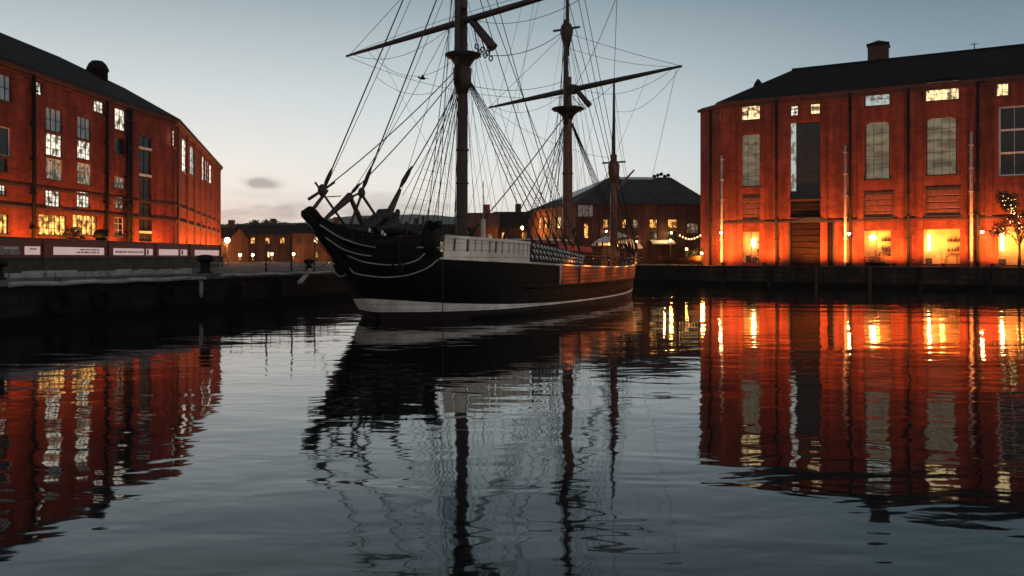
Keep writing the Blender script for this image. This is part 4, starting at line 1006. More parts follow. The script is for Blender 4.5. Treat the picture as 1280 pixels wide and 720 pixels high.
# varnished upper strake along the after body
sa = [hs(u,2.2) for u in [9.6+.9*i for i in range(24)]]; sa = [s for s in sa if s < .995]+[.997]
m = hull_grid([lambda s:1.45+.3*max(0,(s-.75)),lambda s:1.8,lambda s:2.1,lambda s:ztop(s)-.06],.022,sa); m.build('varnished_strake',M['varnish'],hull)
# wales
for zo,mt in ((-.02,'white'),):
    m = MB()
    for side in (1,-1): m.tube([HU(u,sheer(u)+zo,side,.05) for u in [.4+.8*i for i in range(37)]],.06,6)
    m.build('rubbing_strake',M[mt],hull)
m = MB()
for side in (1,-1): m.tube([HU(u,1.42,side,.03) for u in [6+.8*i for i in range(31)]],.06,6)
m.build('wale',M['hull'],hull)
# deck
m = MB(); vs = []
for s in SS: vs += [HP(s,ztop(s)-.10,1,-.03),HP(s,ztop(s)-.10,-1,-.03)]
m.add(vs,[(i*2,i*2+2,i*2+3,i*2+1) for i in range(len(SS)-1)]); m.build('deck',M['deck'],ship)
# black bow bulwark
def bul(u): return smooth([(-2.9,.50),(-1.5,.62),(-.6,.85),(.2,1.2),(.9,1.2)],u)
us = [-2.75+.175*i for i in range(18)]
for side in (1,-1):
    m = MB(); vs = []
    for u in us:
        z0 = sheer(u)-.05; z1 = z0+.05+bul(u); s = hs(u,min(z0,3.4))
        s = max(0,s); vs += [HP(s,z0,side,.0),HP(s,(z0+z1)/2,side,.01),HP(s,z1,side,.02),HP(s,z1,side,-.12),HP(s,z0,side,-.12)]
    m.add(vs,[(i*5+k,i*5+k+1,i*5+k+6,i*5+k+5) for i in range(len(us)-1) for k in range(4)],True)
    m.build('bow_bulwark',M['hull'],ship)
# rounded black cathead blocks at the end of the bow bulwark
for side in (1,-1):
    m = MB(); p = HU(-.05,3.5,side,-.05)
    m.ell((p.x,p.y,p.z+.32),.42,.34,.85,14,10); m.bar(p+Vector((0,.2*side,.75)),p+Vector((-.6,-1.0*side,.95)),.24,.26); m.build('cathead',M['hull'],ship)
# white open bulwark
UB0,UB1 = .55,6.35
for side in (1,-1):
    m = MB()
    uu = [lerp(UB0,UB1,i/16) for i in range(17)]
    def strip(z0,z1,o1=.03,th=.09):
        vs = []
        for u in uu:
            zb = sheer(u); vs += [HU(u,zb+z0,side,o1),HU(u,zb+z1,side,o1),HU(u,zb+z1,side,o1-th),HU(u,zb+z0,side,o1-th)]
        m.add(vs,[(i*4+k,i*4+(k+1)%4,i*4+4+(k+1)%4,i*4+4+k) for i in range(16) for k in range(4)]+[(0,1,2,3),(67,66,65,64)])
    strip(.0,.36); strip(.93,1.06,.07,.2)
    r = random.Random(3)
    u = UB0
    while u < UB1-.1:
        wd = r.choice((.30,.42,.55,.30)); u2 = min(UB1,u+wd)
        vs = []
        for q in (u,u2):
            zb = sheer(q); vs += [HU(q,zb+.362,side,.025),HU(q,zb+.928,side,.025),HU(q,zb+.928,side,-.05),HU(q,zb+.362,side,-.05)]
        m.add(vs,[(0,1,2,3),(7,6,5,4),(0,4,5,1),(1,5,6,2),(2,6,7,3),(3,7,4,0)]); u = u2+r.choice((.08,.13,.09,.17))
    m.build('white_bulwark',M['white'],ship)
# dark weather cloth with white lacing
for side in (1,-1):
    m = MB(); q3 = [MB(),MB(),MB()]
    uu = [lerp(6.4,12.6,i/12) for i in range(13)]; vs = []
    for i,u in enumerate(uu):
        zb = sheer(u); h = lerp(1.08,.62,(i/12)**1.3); bulge = .10
        vs += [HU(u,zb+.05,side,.03),HU(u,zb+h*.5,side,bulge+.05*math.sin(i*2.)),HU(u,zb+h,side,.06),HU(u,zb+h+.02,side,-.3)]
    m.add(vs,[(i*4+k,i*4+k+1,i*4+k+5,i*4+k+4) for i in range(12) for k in range(3)],True)
    r = random.Random(8)
    for i in range(17):
        for k in range(3):
            u = 6.5+i*.36+r.uniform(-.05,.05)+.07*k; t_ = (u-6.4)/6.2
            if t_ > 1: continue
            h = lerp(1.08,.62,t_**1.3); z0 = sheer(u)+h*(.18+.27*k); z1 = z0+h*.17
            q3[k].tube([HU(u,z0,side,.18),HU(u-.15,z1,side,.17)],.048,5)
    wc = m.build('weather_cloth',M['tarp'],ship); [q.build('lacing',M['lace'],wc) for q in q3]
# rail and stanchions of the after body
m = MB()
for side in (1,-1): m.tube([HU(u,sheer(u)+lerp(.62,.5,(u-11)/20),side,-.02) for u in [11+.82*i for i in range(25)]],.055,6)
m.build('after_rail',M['varnish'],ship)
for i in range(13):
    for side in (1,-1):
        u = 11.2+1.55*i; m = MB(); h = lerp(.62,.5,(u-11)/20); m.tube([HU(u,sheer(u)-.05,side,-.02),HU(u,sheer(u)+h,side,-.02)],.045,6); m.build('stanchion',M['mast_dark'],ship)
for u in (9.6,12.1):
    m = MB(); m.tube([HU(u,1.5,1,.09),HU(u,sheer(u)+.1,1,.09)],.05,6); m.build('fender_spar',M['white'] if u < 10 else M['mast_dark'],ship)
m = MB(); vs = [HU(31.,2.7,s_,0) for s_ in (1,-1)]+[HU(31.2,3.25,s_,.04) for s_ in (1,-1)]
for side in (1,-1):
    uu = [27+.3*i for i in range(15)]; v2 = []
    for u in uu: v2 += [HU(u,sheer(u),side,.0),HU(u,sheer(u)+.35+.25*(u-27)/4,side,.03),HU(u,sheer(u)+.35+.25*(u-27)/4,side,-.06)]
    m.add(v2,[(i*3+k,i*3+k+1,i*3+k+4,i*3+k+3) for i in range(14) for k in range(2)],True)
m.build('stern_bulwark',M['varnish'],ship)
m = MB(); m.bar(SH(30.9,0,-1.8),SH(31.5,0,2.4),.16,.7); m.build('rudder',M['hull'],ship)
# red awning over the waist and canvas folds
m = MB(); a0 = px_cl(694,305,2.6); a1 = px_cl(739,309,2.6); 
m.add([(a0.x,a0.y,a0.z),(a1.x,a1.y,a1.z),(a1.x,a1.y+3.6,a1.z+.25),(a0.x,a0.y+3.6,a0.z+.25),(a0.x,a0.y-.12,a0.z-.34),(a1.x,a1.y-.12,a1.z-.34)],[(0,1,2,3),(0,4,5,1)])
aw = m.build('awning',M['canvas_red'],ship)
m = MB()
for p in (a0,a1,a0+Vector((0,3.6,.25)),a1+Vector((0,3.6,.25))): m.tube([(p.x,p.y,2.3),(p.x,p.y,p.z)],.04,6)
m.build('awning_post',M['mast_dark'],aw)
# deck houses, skylight, ventilators, capstan, windlass
def box_part(name, u0,u1,b0,b1,z0,z1, mt, roof=None):
    m = MB(); m.box(u0,u1,-b1,-b0,z0,z1); o = m.build(name,M[mt],ship)
    if roof:
        q = MB(); q.box(u0-.12,u1+.12,-b1-.12,-b0+.12,z1+.002,z1+.1); q.build('roof',M[roof],o)
    return o
box_part('deckhouse',12.6,17.0,-1.5,1.5,2.4,4.0,'varnish','canvas')
box_part('deckhouse',23.,26.2,-1.2,1.2,2.3,3.7,'varnish','deck')
box_part('hatch',8.6,11.,-1.1,1.1,2.5,3.15,'mast_dark')
box_part('deck_locker',1.6,3.0,-1.5,-.2,2.8,3.9,'mast_dark')
m = MB(); m.tube([SH(1.0,-1.5,3.5),SH(1.0,1.5,3.5)],.30,12).box(.8,1.2,-1.7,-1.5,2.8,4.2).box(.8,1.2,1.5,1.7,2.8,4.2); m.build('windlass',M['mast_dark'],ship)
p = px_cl(604,291,.6); q = px_cl(604,274,.6); m = MB(); m.tube([(p.x,p.y,2.6),(p.x,p.y,q.z)],.13,10); m.tube([(p.x,p.y,q.z),(p.x,p.y,q.z+2.1)],.03,6); m.build('ventilator',M['white'],ship)
for (x,y) in ((565,278),(590,282),(640,292)):
    p = px_cl(x,y,-1.5); m = MB(); m.lathe([(.3,0),(.3,.25),(.16,.3),(.16,p.z-2.7-.3),(.34,p.z-2.7-.1),(.3,p.z-2.7)],10,(p.x,p.y,2.6)); m.build('mushroom_vent',M['mast_dark'],ship)

# beakhead: knee, headrails, scroll, trailboard mouldings
prof = [(457,372),(431,336),(421,328),(412,312),(405,296),(396,285),(385,277),(379,270),(379,264),(385,260),(393,262),(399,270),(408,277),(425,283),(448,292),(470,310),(476,350)]
pl = [px_cl(x,y) for x,y in prof]
m = MB(); n = len(pl)
m.add([(p.x,p.y-.13,p.z) for p in pl]+[(p.x,p.y+.13,p.z) for p in pl],[tuple(range(n)),tuple(range(2*n-1,n-1,-1))]+[((i+1)%n,i,n+i,n+(i+1)%n) for i in range(n)])
beak = m.build('beakhead',M['hull'],ship)
c_ = px_cl(388,267); m = MB(); m.torus(c_,.22,.10,(0,1,0),16,8).ell(c_,.17,.26,.17,10,8)
for k in range(5): m.ell((c_.x+.16*k+.1,c_.y,c_.z+.05-.16*k),.13,.2,.13,8,6)
m.build('scroll_head',M['hull'],beak)
def headrail(pp, r0, r1, b0, b1, mt, name, parent):
    k = len(pp); m = MB()
    for side in (1,-1):
        pts = [px_cl(x,y,lerp(b0,b1,(i/(k-1))**1.4)) for i,(x,y) in enumerate(pp)]
        # densify
        dp = []
        for i in range(k-1):
            for j in range(4): dp.append(pts[i].lerp(pts[i+1],j/4))
        dp.append(pts[-1])
        for it in range(2): dp = [dp[0]]+[(dp[i-1]+dp[i]*2+dp[i+1])/4 for i in range(1,len(dp)-1)]+[dp[-1]]
        if side < 0: dp = [Vector((p.x,-p.y,p.z)) for p in dp]
        m.tube(dp,[lerp(r0,r1,i/(len(dp)-1)) for i in range(len(dp))],6)
    return m.build(name,M[mt],parent)
headrail([(399,278),(420,293),(445,302),(470,307),(500,306)],.10,.08,.2,2.0,'hull','head_rail',beak)
headrail([(403,290),(425,307),(450,316),(480,320),(505,316)],.09,.07,.2,1.8,'hull','head_rail',beak)
headrail([(400,281),(422,296),(446,305),(470,309.5)],.035,.03,.32,1.4,'gilt','moulding',beak)
headrail([(407,297),(428,312),(452,319),(480,321)],.03,.03,.32,1.3,'gilt','moulding',beak)
headrail([(398,272),(425,284),(452,290),(486,297)],.06,.05,.2,1.6,'hull','head_rail',beak)
# cream swags along the bow
def swag(uz, r=.032, sides=(1,-1)):
    m = MB()
    for side in sides:
        pts = []
        for i in range(len(uz)-1):
            for j in range(5):
                u = lerp(uz[i][0],uz[i+1][0],j/5); z = lerp(uz[i][1],uz[i+1][1],j/5); pts.append((u,z))
        pts.append(uz[-1])
        for it in range(3): pts = [pts[0]]+[((pts[i-1][0]+pts[i][0]*2+pts[i+1][0])/4,(pts[i-1][1]+pts[i][1]*2+pts[i+1][1])/4) for i in range(1,len(pts)-1)]+[pts[-1]]
        m.tube([HP(max(.001,hs(u,min(z,4.4))),z,side,.04) for u,z in pts],r,6)
    return m.build('moulding',M['gilt'],hull)
swag([(-2.35,2.5),(-1.9,2.2),(-1.2,2.06),(-.6,2.15),(-.1,2.45),(.35,2.9)])
swag([(-2.4,3.05),(-2.,2.75),(-1.4,2.62),(-.9,2.66),(-.45,2.85),(-.2,3.2),(.1,3.33)])
swag([(-.55,3.42),(0,3.42),(.5,3.40)],.035)
m = MB(); p = HU(.5,3.0,1,.06); m.tube([p,p-Vector((0,0,1.5)),p-Vector((0,0,3.4))],.022,6); m.build('mooring_chain',M['rope'],ship)
# figurehead bits / anchor at the bow
p = HU(-1.2,3.3,1,.25)
m = MB(); m.tube([p+Vector((0,0,.5)),p+Vector((.1,-.05,-.9))],.06,6); m.tube([p+Vector((-.45,0,-.6)),p+Vector((.1,-.05,-.95)),p+Vector((.6,0,-.5))],[.04,.08,.04],6); m.tube([p+Vector((-.3,-.35,.4)),p+Vector((.3,.35,.4))],.045,6); m.build('anchor',M['iron'],ship)
# bowsprit stump with its cross spars, and heavy stay hearts
def spar(name, a, b, r0, r1, mt, parent, n=10, mid=None):
    a = Vector(a); b = Vector(b); m = MB(); k = 8
    m.tube([a.lerp(b,i/k) for i in range(k+1)],[lerp(r0,r1,i/k) if mid is None else lerp(mid, r0 if i < k/2 else r1, abs(i/k-.5)*2) for i in range(k+1)],n)
    return m.build(name,M[mt],parent)
bs = spar('bowsprit',px_cl(462,300),px_cl(438,247),.15,.10,'mast_dark',ship)
spar('bowsprit_heel',px_cl(403,277),px_cl(438,245),.07,.19,'mast_dark',bs)
spar('cross_spar',px_cl(386,249),px_cl(418,228),.07,.05,'mast_dark',bs)
spar('cross_spar',px_cl(394,228),px_cl(432,283),.045,.06,'mast_dark',bs)
spar('cross_spar',px_cl(388,266),px_cl(409,238),.09,.07,'mast_dark',bs)
spar('cross_spar',px_cl(409,246),px_cl(426,245),.025,.025,'mast_dark',bs)
spar('martingale',px_cl(452,243),px_cl(438,281),.06,.07,'mast_dark',bs)
spar('martingale',px_cl(450,240),px_cl(470,270),.07,.06,'mast_dark',bs)
spar('martingale',px_cl(438,247),px_cl(452,240),.04,.06,'mast_dark',bs)
m = MB(); p = px_cl(403,238); m.ell(p,.2,.2,.28,8,6); p = px_cl(452,241); m.ell(p,.17,.17,.25,8,6); m.build('dead_eye',M['mast_dark'],bs)
spar('knighthead',px_cl(478,285),px_cl(500,237),.24,.09,'mast_dark',ship)
def lumpy(path, rad, name, b=0., seed=1):
    r = random.Random(seed); pts = [px_cl(x,y,b) for x,y in path]; dp = []
    for i in range(len(pts)-1):
        for j in range(5): dp.append(pts[i].lerp(pts[i+1],j/5)+Vector((r.uniform(-.05,.05),r.uniform(-.05,.05),r.uniform(-.05,.05))))
    dp.append(pts[-1]); k = len(dp)-1
    m = MB(); m.tube(dp,[interp(rad,i/k)*r.uniform(.82,1.15) for i in range(k+1)],9); return m.build(name,M['tarp'],ship)
lumpy([(448,290),(462,283),(474,272),(484,262)],[(0,.10),(.4,.26),(.8,.30),(1,.06)],'furled_jib',.1,3)
lumpy([(470,290),(484,284),(500,286),(520,291)],[(0,.2),(.4,.38),(.7,.26),(1,.12)],'furled_jib',.3,4)
lumpy([(484,290),(492,274),(497,262)],[(0,.42),(.5,.26),(1,.08)],'furled_jib',-.2,5)
for x,yt in ((440,281),(457,274),(508,279),(520,283),(529,272)):
    p = px_cl(x,yt,.6); q = px_cl(x,298,.6); m = MB(); m.tube([q,p],[.07,.05],6); m.ell(p,.09,.09,.1,6,4); m.build('timberhead',M['mast_dark'],ship)
m = MB(); m.tube([px_cl(440,282,.6),px_cl(474,284,.8),px_cl(530,287,1.2)],.03,5); m.build('life_line',M['rope'],ship)
m = MB(); 
for (x,y,b_) in ((478,291,1.0),(481,294,1.1),(462,288,.8)): p = px_cl(x,y,b_); m.ell(p,.07,.06,.11,8,6)
m.build('fairlead',M['lace'],ship)

HULLFILLW = 75  # power of the added spots that brighten the after hull
# ---- masts
def rope(parent, a, b, r=.02, sag=0., name='stay', mt='rope', n=8, end=None):
    a = Vector(a); b = Vector(b); m = MB(); r = r*1.05
    if sag == 0: pts = [a,a.lerp(b,.5),b]
    else: pts = [a.lerp(b,i/n)-Vector((0,0,sag*4*(i/n)*(1-i/n))) for i in range(n+1)]
    m.tube(pts,r,5)
    if end:                       # a tackle block near the lower end
        d = (a-b).normalized(); c0 = b+d*end[0]
        m.tube([c0,c0+d*end[1]*.3,c0+d*end[1]*.7,c0+d*end[1]],[r*1.2,end[2],end[2]*.9,r*1.2],6)
    return m.build(name,M[mt],parent)
def mast(name, u, zb, ztop_, r0, r1, mt, rake=.0):
    m = MB(); k = 8
    m.tube([SH(u+rake*i/k,0,lerp(zb,ztop_,i/k)) for i in range(k+1)],[lerp(r0,r1,(i/k)**1.5) for i in range(k+1)],14)
    for z in (zb+1.4,zb+3.2,zb+5.,zb+6.8): 
        t = (z-zb)/(ztop_-zb); m.lathe([(r0*1.05,-.05),(r0*1.09,-.03),(r0*1.09,.03),(r0*1.05,.05)],14,SH(u+rake*t,0,z))
    return m.build(name,M[mt],ship)
def top_platform(par, u, z, rad, mt='mast_dark', h=.9):
    m = MB()
    m.lathe([(rad*.25,-h),(rad*.42,-h*.5),(rad*.75,-.12),(rad,-.05),(rad,.04),(rad*.3,.06)],12,SH(u,0,z))
    m.torus(SH(u,0,z+.05),rad*1.03,.05,(0,0,1),16,6)
    return m.build('top',M[mt],par)
FU, MU, ZU = 6.9, 19.9, 27.9
# foremast
fz1 = px_cl(583,100).z; ft = px_cl(583,72).z; fy = px_cl(580,28).z
fm = mast('foremast',FU,2.0,ft+2.6,.32,.24,'mast_dark',.12)
top_platform(fm,FU+.1,ft,.92,h=1.2)
spar('topmast',SH(FU-.40,0,ft-1.6),SH(FU-.36,0,29.),.19,.11,'mast_dark',fm)
m = MB(); m.lathe([(.30,0),(.34,.1),(.34,.5),(.30,.6)],12,SH(FU-.05,0,fy+.6)); m.build('mast_cap',M['mast_dark'],fm)
m = MB(); m.lathe([(.28,-1.4),(.5,-.8),(.52,.0),(.3,.2)],10,SH(FU+.05,0,ft-.7)); m.build('hounds',M['mast_dark'],fm)
def pxY(x,y,Y):
    p = at(x,y,Y); d = Vector((p.x,p.y))-S0; return SH(d.dot(AX), d.dot(PT), p.z)
yl = pxY(433,71,51.); yc = pxY(580,28.5,43.4); yr = yc+(yc-yl)*.97; yl.z = yr.z = yc.z = fy
def yard(par, a, b, rm, re, mt='mast_dark', foot=True):
    m = MB(); k = 12; a = Vector(a); b = Vector(b)
    m.tube([a.lerp(b,i/k) for i in range(k+1)],[lerp(rm,re,(abs(i/k-.5)*2)**1.7) for i in range(k+1)],10)
    c = (a+b)/2; m.lathe([(rm*1.3,-.3),(rm*1.55,-.2),(rm*1.55,.2),(rm*1.3,.3)],10,c)
    o = m.build('yard',M[mt],par)
    return o
yard(fm, yl, yr, .18,.07)
d_ = (yl-yr).normalized()
rope(fm, yl.lerp(yr,.02)+Vector((0,0,.06)), yl.lerp(yr,.98)+Vector((0,0,.06)), .012, -.35, 'jackstay')
rope(fm, yl.lerp(yr,.03), yl.lerp(yr,.47), .014, .95, 'footrope', n=12); rope(fm, yl.lerp(yr,.53), yl.lerp(yr,.97), .014, .95, 'footrope', n=12)
rope(fm, yl.lerp(yr,.015), SH(FU-.28,0,fy+4.6), .016, .0, 'lift'); rope(fm, yr.lerp(yl,.015), SH(FU-.28,0,fy+4.6), .016, 0, 'lift')
spar('truss_strut',pxY(590,26,43.0),pxY(617,60,42.6),.20,.26,'mast_dark',fm)
for a in ((pxY(592,32,43),pxY(601,72,43)),(pxY(598,36,43),pxY(610,70,43)),(pxY(606,46,43),pxY(612,68,43))): rope(fm,*a,.03,.12,'truss_chain')
m = MB()
for k in range(6): m.torus(pxY(596+k*3.5,58+k*2+(k%2)*5,42.9),.13,.04,(.3,1,.2),8,5)
m.build('rope_coil',M['rope'],fm)
# forestays (bow points from the photograph, heads on the mast)
B1,B2,B3,B4 = px_cl(404,237),px_cl(438,243),px_cl(452,240),px_cl(499,236)
HD = lambda z,u=FU-.25: SH(u,0,z)
rope(fm,HD(24.2),B1,.030,.05,'stay',end=(.1,1.0,.09)); rope(fm,HD(23.),B1+Vector((.15,0,.1)),.014,.2,'stay')
rope(fm,HD(20.1),B3,.032,.05,'stay',end=(.1,1.3,.10)); rope(fm,HD(19.2),B3+Vector((.2,0,.4)),.014,.3,'stay')
rope(fm,HD(13.3),B1+Vector((.1,0,.05)),.026,.25,'stay'); rope(fm,HD(13.0),B2,.026,.2,'stay',end=(.05,.8,.08))
rope(fm,HD(16.5),B2,.014,.35,'stay'); rope(fm,HD(12.4),B4,.03,.15,'stay',end=(.05,1.5,.12))
rope(fm,HD(17.2),B4+Vector((.2,0,0)),.013,.2,'halyard'); rope(fm,HD(11.8),B4+Vector((.5,.2,-.3)),.014,.1,'halyard')
rope(fm,yl.lerp(yr,.1),yl.lerp(yr,.48)+Vector((0,0,-1.9)),.013,1.3,'clewline',n=10); rope(fm,pxY(470,96,48),pxY(545,115,44),.012,.5,'clewline',n=8)
# shrouds, both sides
def shrouds(par, u, zh, us, sides=(1,-1), r=.024, zr=3.9, rat=True):
    for side in sides:
        bott = []
        for q in us:
            b0 = HU(q,sheer(q)+.2,side,.12); b0.z = max(b0.z,sheer(q)+.95)
            hd = SH(u+.08*(q-us[0]),.22*side,zh)
            rope(par,hd,b0,r,0,'shroud',end=(.0,.75,.07)); bott.append((hd,b0))
        if rat:
            m = MB(); n = 17
            for i in range(2,n):
                t = i/n; pts = [b.lerp(a,t) for a,b in bott]; m.tube(pts,.006,4)
            tag(m.build('ratlines',M['rope'],par))
shrouds(fm,FU,ft-1.2,(6.6,7.5,8.4,9.3,10.2,11.2))
# topmast backstays and running rigging of the foremast
for z,u,side in ((24,10.4,1),(20.5,9.4,1),(21,12.2,1),(24,11,-1),(20.5,9.8,-1),(21.5,13,-1)):
    rope(fm,HD(z),HU(u,sheer(u)+.6,side,.1),.022,0,'backstay',end=(.1,1.2,.07))
for k in range(11):
    u = FU+.6+.3*k; rope(fm,HD(13.6+.3*k+1.,FU+.2),SH(u,(-1)**k*(.6+.25*k),3.2),.011,0,'halyard')
for z,k in ((14.0,.2),(15.0,.9),(13.2,-.7),(15.5,-1.1),(14.4,1.5)):
    rope(fm,HD(z,FU-.3),SH(FU-1.6-.35*abs(k),k,3.4),.010,0,'halyard')
rk = random.Random(77)
for k in range(9):
    rope(fm,HD(rk.uniform(14,20),FU-.2),SH(FU+rk.uniform(-2.5,3.5),rk.choice((-1,1))*rk.uniform(.5,3.6),3.4),.008,rk.uniform(0,.5),'halyard')
for k in range(6):
    t_ = rk.uniform(.1,.9); rope(fm,yl.lerp(yr,t_),SH(FU+rk.uniform(.2,2.),rk.uniform(-2,2),3.2),.008,.2,'buntline')
# main mast
mt_ = px_cl(712,138).z; my = px_cl(712,114).z; mx_ = px_cl(713,39).z
mm = mast('mainmast',MU,1.9,mt_+2.2,.36,.27,'mast_red',-.05)
top_platform(mm,MU,mt_,1.05,'mast_dark',.8)
spar('topmast',SH(MU-.3,0,mt_-1.0),SH(MU-.3,0,mx_+.6),.19,.15,'mast_dark',mm)
spar('topgallant_mast',SH(MU-.05,0,mx_-1.8),SH(MU-.05,0,28.5),.14,.08,'mast_dark',mm)
m = MB(); m.lathe([(.14,-1.5),(.42,-.4),(.46,-.05),(.30,.35)],10,SH(MU-.18,0,mx_)); m.bar(SH(MU-.2,-1.0,mx_),SH(MU-.2,1.0,mx_),.14,.12); m.bar(SH(MU-.9,0,mx_+.02),SH(MU+.7,0,mx_+.02),.14,.1); m.build('crosstrees',M['mast_dark'],mm)
al = pxY(611,135,61.); ac = pxY(712,114.5,54.4); ar = pxY(852,84.5,47.7); al.z = ar.z = ac.z = my
sh_ = ac-(al+ar)/2; sh_.z = 0
yard(mm, al, ar, .19,.07)
rope(mm, al.lerp(ar,.03), al.lerp(ar,.47), .013,.9,'footrope',n=12); rope(mm, al.lerp(ar,.53), al.lerp(ar,.97), .013,.9,'footrope',n=12)
rope(mm, al, SH(MU-.3,0,my+3.9),.014,0,'lift'); rope(mm, ar, SH(MU-.3,0,my+3.9),.014,.1,'lift'); rope(mm, ar.lerp(al,.02), SH(MU-.3,0,my+2.9),.012,.3,'lift')
spar('truss_strut',pxY(722,114,54),pxY(737,132,53.6),.16,.20,'mast_dark',mm)
for a in ((pxY(716,120,54),pxY(731,137,54)),(pxY(722,122,54),pxY(733,136,54))): rope(mm,*a,.03,.1,'truss_chain')
HM = lambda z,u=MU-.2: SH(u,0,z)
shrouds(mm,MU,mt_-.9,(19.4,20.3,21.2,22.1,23.))
for z,u,side in ((24.5,23.6,1),(19.,22.6,1),(21,24.6,1),(24.5,24,-1),(19,22.8,-1),(27,25.5,1)):
    rope(mm,HM(z),HU(u,sheer(u)+.6,side,.1),.022,0,'backstay',end=(.1,1.1,.07))
# stays forward from the main mast, braces
rope(mm,HM(mt_-.3),SH(FU+.5,0,4.),.034,.2,'stay',end=(.1,1.3,.11)); rope(mm,HM(mx_),SH(FU,0,ft+.3),.022,.9,'stay',n=12)
rope(mm,HM(24.),HD(19.,FU),.018,.5,'stay'); rope(mm,HM(mt_+2),SH(FU+.3,0,ft-1.5),.016,.5,'stay')
rope(mm,HM(mt_-1.),SH(FU+3.6,.4,3.9),.03,.1,'stay',end=(.0,1.6,.13))
rope(mm,HM(mt_-2.),SH(FU+6.2,-.3,3.6),.015,.2,'stay')
rope(mm,yr,SH(MU-.3,.0,mt_+.8),.014,.7,'brace',n=10); rope(mm,yl,SH(MU-.3,.0,mt_+.8),.014,.9,'brace',n=10)
rope(mm,yr.lerp(yl,.02),HU(17,sheer(17)+.5,1,0),.013,.4,'brace',n=10)
for k in range(10):
    u = MU+.5+.25*k; rope(mm,HM(14.2+.6*k,MU+.2),SH(u,(-1)**k*(.5+.22*k),3.),.010,0,'halyard')
for k in range(5):
    rope(mm,HM(13.2+.9*k,MU-.3),SH(MU-1.2-.4*k,(-1)**k*(.5+.3*k),3.),.010,0,'halyard')
for k in range(9):
    rope(mm,HM(rk.uniform(14,21)),SH(MU+rk.uniform(-2.5,3.5),rk.choice((-1,1))*rk.uniform(.5,3.4),3.0),.008,rk.uniform(0,.5),'halyard')
for k in range(6):
    t_ = rk.uniform(.1,.9); rope(mm,al.lerp(ar,t_),SH(MU+rk.uniform(.2,2.),rk.uniform(-2,2),3.),.008,.2,'buntline')
# mizzen mast
zt = px_cl(767,203).z; zp = px_cl(769,104).z
zm = mast('mizzenmast',ZU,2.0,zt+.6,.30,.24,'mast_red',0)
m = MB(); m.lathe([(.26,-1.6),(.42,-.9),(.46,-.2),(.34,0)],10,SH(ZU,0,zt)); m.build('hounds',M['mast_red'],zm)
m = MB(); m.bar(SH(ZU,-.95,zt),SH(ZU,.95,zt),.16,.12); m.bar(SH(ZU-.6,0,zt+.05),SH(ZU+.6,0,zt+.05),.14,.1); m.build('crosstrees',M['mast_dark'],zm)
spar('topmast',SH(ZU-.02,0,zt-.8),SH(ZU+.05,0,zp),.16,.08,'mast_dark',zm)
spar('gaff',SH(ZU+.2,0,zt-2.2),SH(ZU+4.2,0,zt-.2),.11,.07,'mast_red',zm); spar('boom',SH(ZU+.2,0,4.3),SH(ZU+5.0,0,4.7),.13,.09,'mast_red',zm)
shrouds(zm,ZU,zt-.6,(27.6,28.3,29.0),r=.02,rat=False)
rope(zm,SH(ZU,0,zp-.1),SH(MU,0,mt_+.3),.016,.5,'stay',n=10); rope(zm,SH(ZU,0,zt),SH(MU+.6,0,4.5),.024,.1,'stay',end=(.0,1.,.08))
for side in (1,-1):
    rope(zm,SH(ZU,0,zp-.2),HU(30.2,3.4,side,0),.014,0,'backstay'); rope(zm,SH(ZU,0,zp-2),HU(29.4,3.2,side,0),.012,0,'backstay')
rope(zm,ar,SH(ZU+.02,0,zt+4.),.013,1.0,'brace',n=10); rope(zm,al,SH(ZU,0,zt+.3),.013,.7,'brace',n=10)
rope(zm,ar.lerp(al,.02),HU(26,sheer(26)+.5,1,0),.012,.1,'brace',n=10)
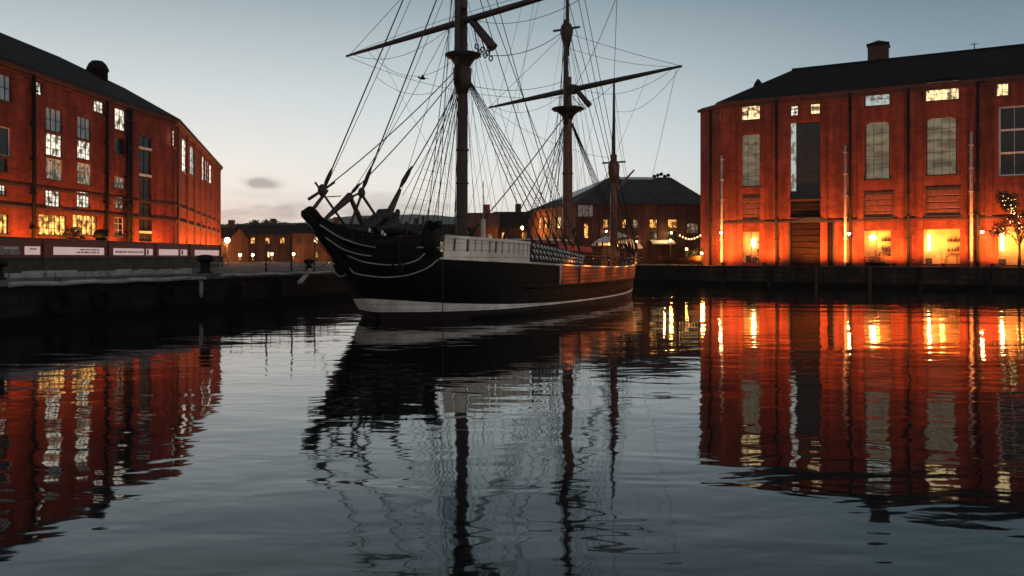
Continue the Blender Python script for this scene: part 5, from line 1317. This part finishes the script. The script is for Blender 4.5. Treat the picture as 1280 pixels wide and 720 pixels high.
# added outboard lanterns, invented to wash the after hull with orange light
for k,u in enumerate((10.6,13.2,16.,19.,22.,25.,28.)):
    p = HU(u,sheer(u)+.45,1,.42); q_ = HU(u,sheer(u)+.6,1,0)
    m = MB(); m.tube([q_,q_.lerp(p,.6)+Vector((0,0,.1)),p+Vector((0,0,.08))],.015,5).lathe([(.11,-.02),(.09,.05),(.04,.10),(.01,.12)],8,p); o = m.build('added_lantern',M['iron'],ship)
    m = MB(); m.ell(p,.03,.03,.03,8,6); m.build('bulb',M['bulb_soft'],o)
    lamp('SPOT',p+(p-q_).normalized()*.25+Vector((0,0,.02)),(1,.27,.05),HULLFILLW,ship,.05,p+(q_-p)*1.0-Vector((0,0,1.1)),125,.9)

# mooring lines to the left quay, and the bird beside the foremast
def sag_rope(a, b, sag, r, label):
    m = MB(); n = 16; m.tube([a.lerp(b,i/n)-Vector((0,0,sag*4*(i/n)*(1-i/n))) for i in range(n+1)],r,6)
    return tag(m.build('mooring_line',M['rope_pale']),label,'mooring rope')
def ship_world(p): return Vector((S0.x+AX.x*p.x-AX.y*p.y, S0.y+AX.y*p.x+AX.x*p.y, p.z))
sag_rope(ship_world(HU(-2.0,3.2,-1,.02)), qlp(qu(391),.3,GZ+.55), .5, .03, 'slack mooring rope from the bow to the bollard by the slanting plank')
sag_rope(ship_world(HU(-1.2,3.3,-1,.02)), qlp(qu(391)+9,.3,GZ+.3), .6, .03, 'mooring rope from the far side of the bow to the quay behind it')
p = at(528,98,44); t = thing('bird','small dark bird flying left of the foremast','bird',p,R(20))
m = MB(); m.ell((0,0,0),.20,.07,.07,10,8).ell((-.2,0,.04),.06,.05,.05,8,6); m.add([(.15,0,0),(.34,-.07,.01),(.34,.07,.01),(.15,0,.03)],[(0,1,2),(3,2,1)]); m.build('body',M['iron'],t)
for sg in (1,-1):
    m = MB(); m.add([(-.08,.05*sg,.03),(.09,.05*sg,.03),(.02,.26*sg,.13),(-.06,.26*sg,.13),(.10,.50*sg,.06),(.07,.50*sg,.06),(-.08,.05*sg,.045),(.09,.05*sg,.045),(.02,.26*sg,.142),(-.06,.26*sg,.142)],[(0,1,2,3),(3,2,4,5),(6,7,8,9),(9,8,4,5)]); m.build('wing',M['iron'],t)
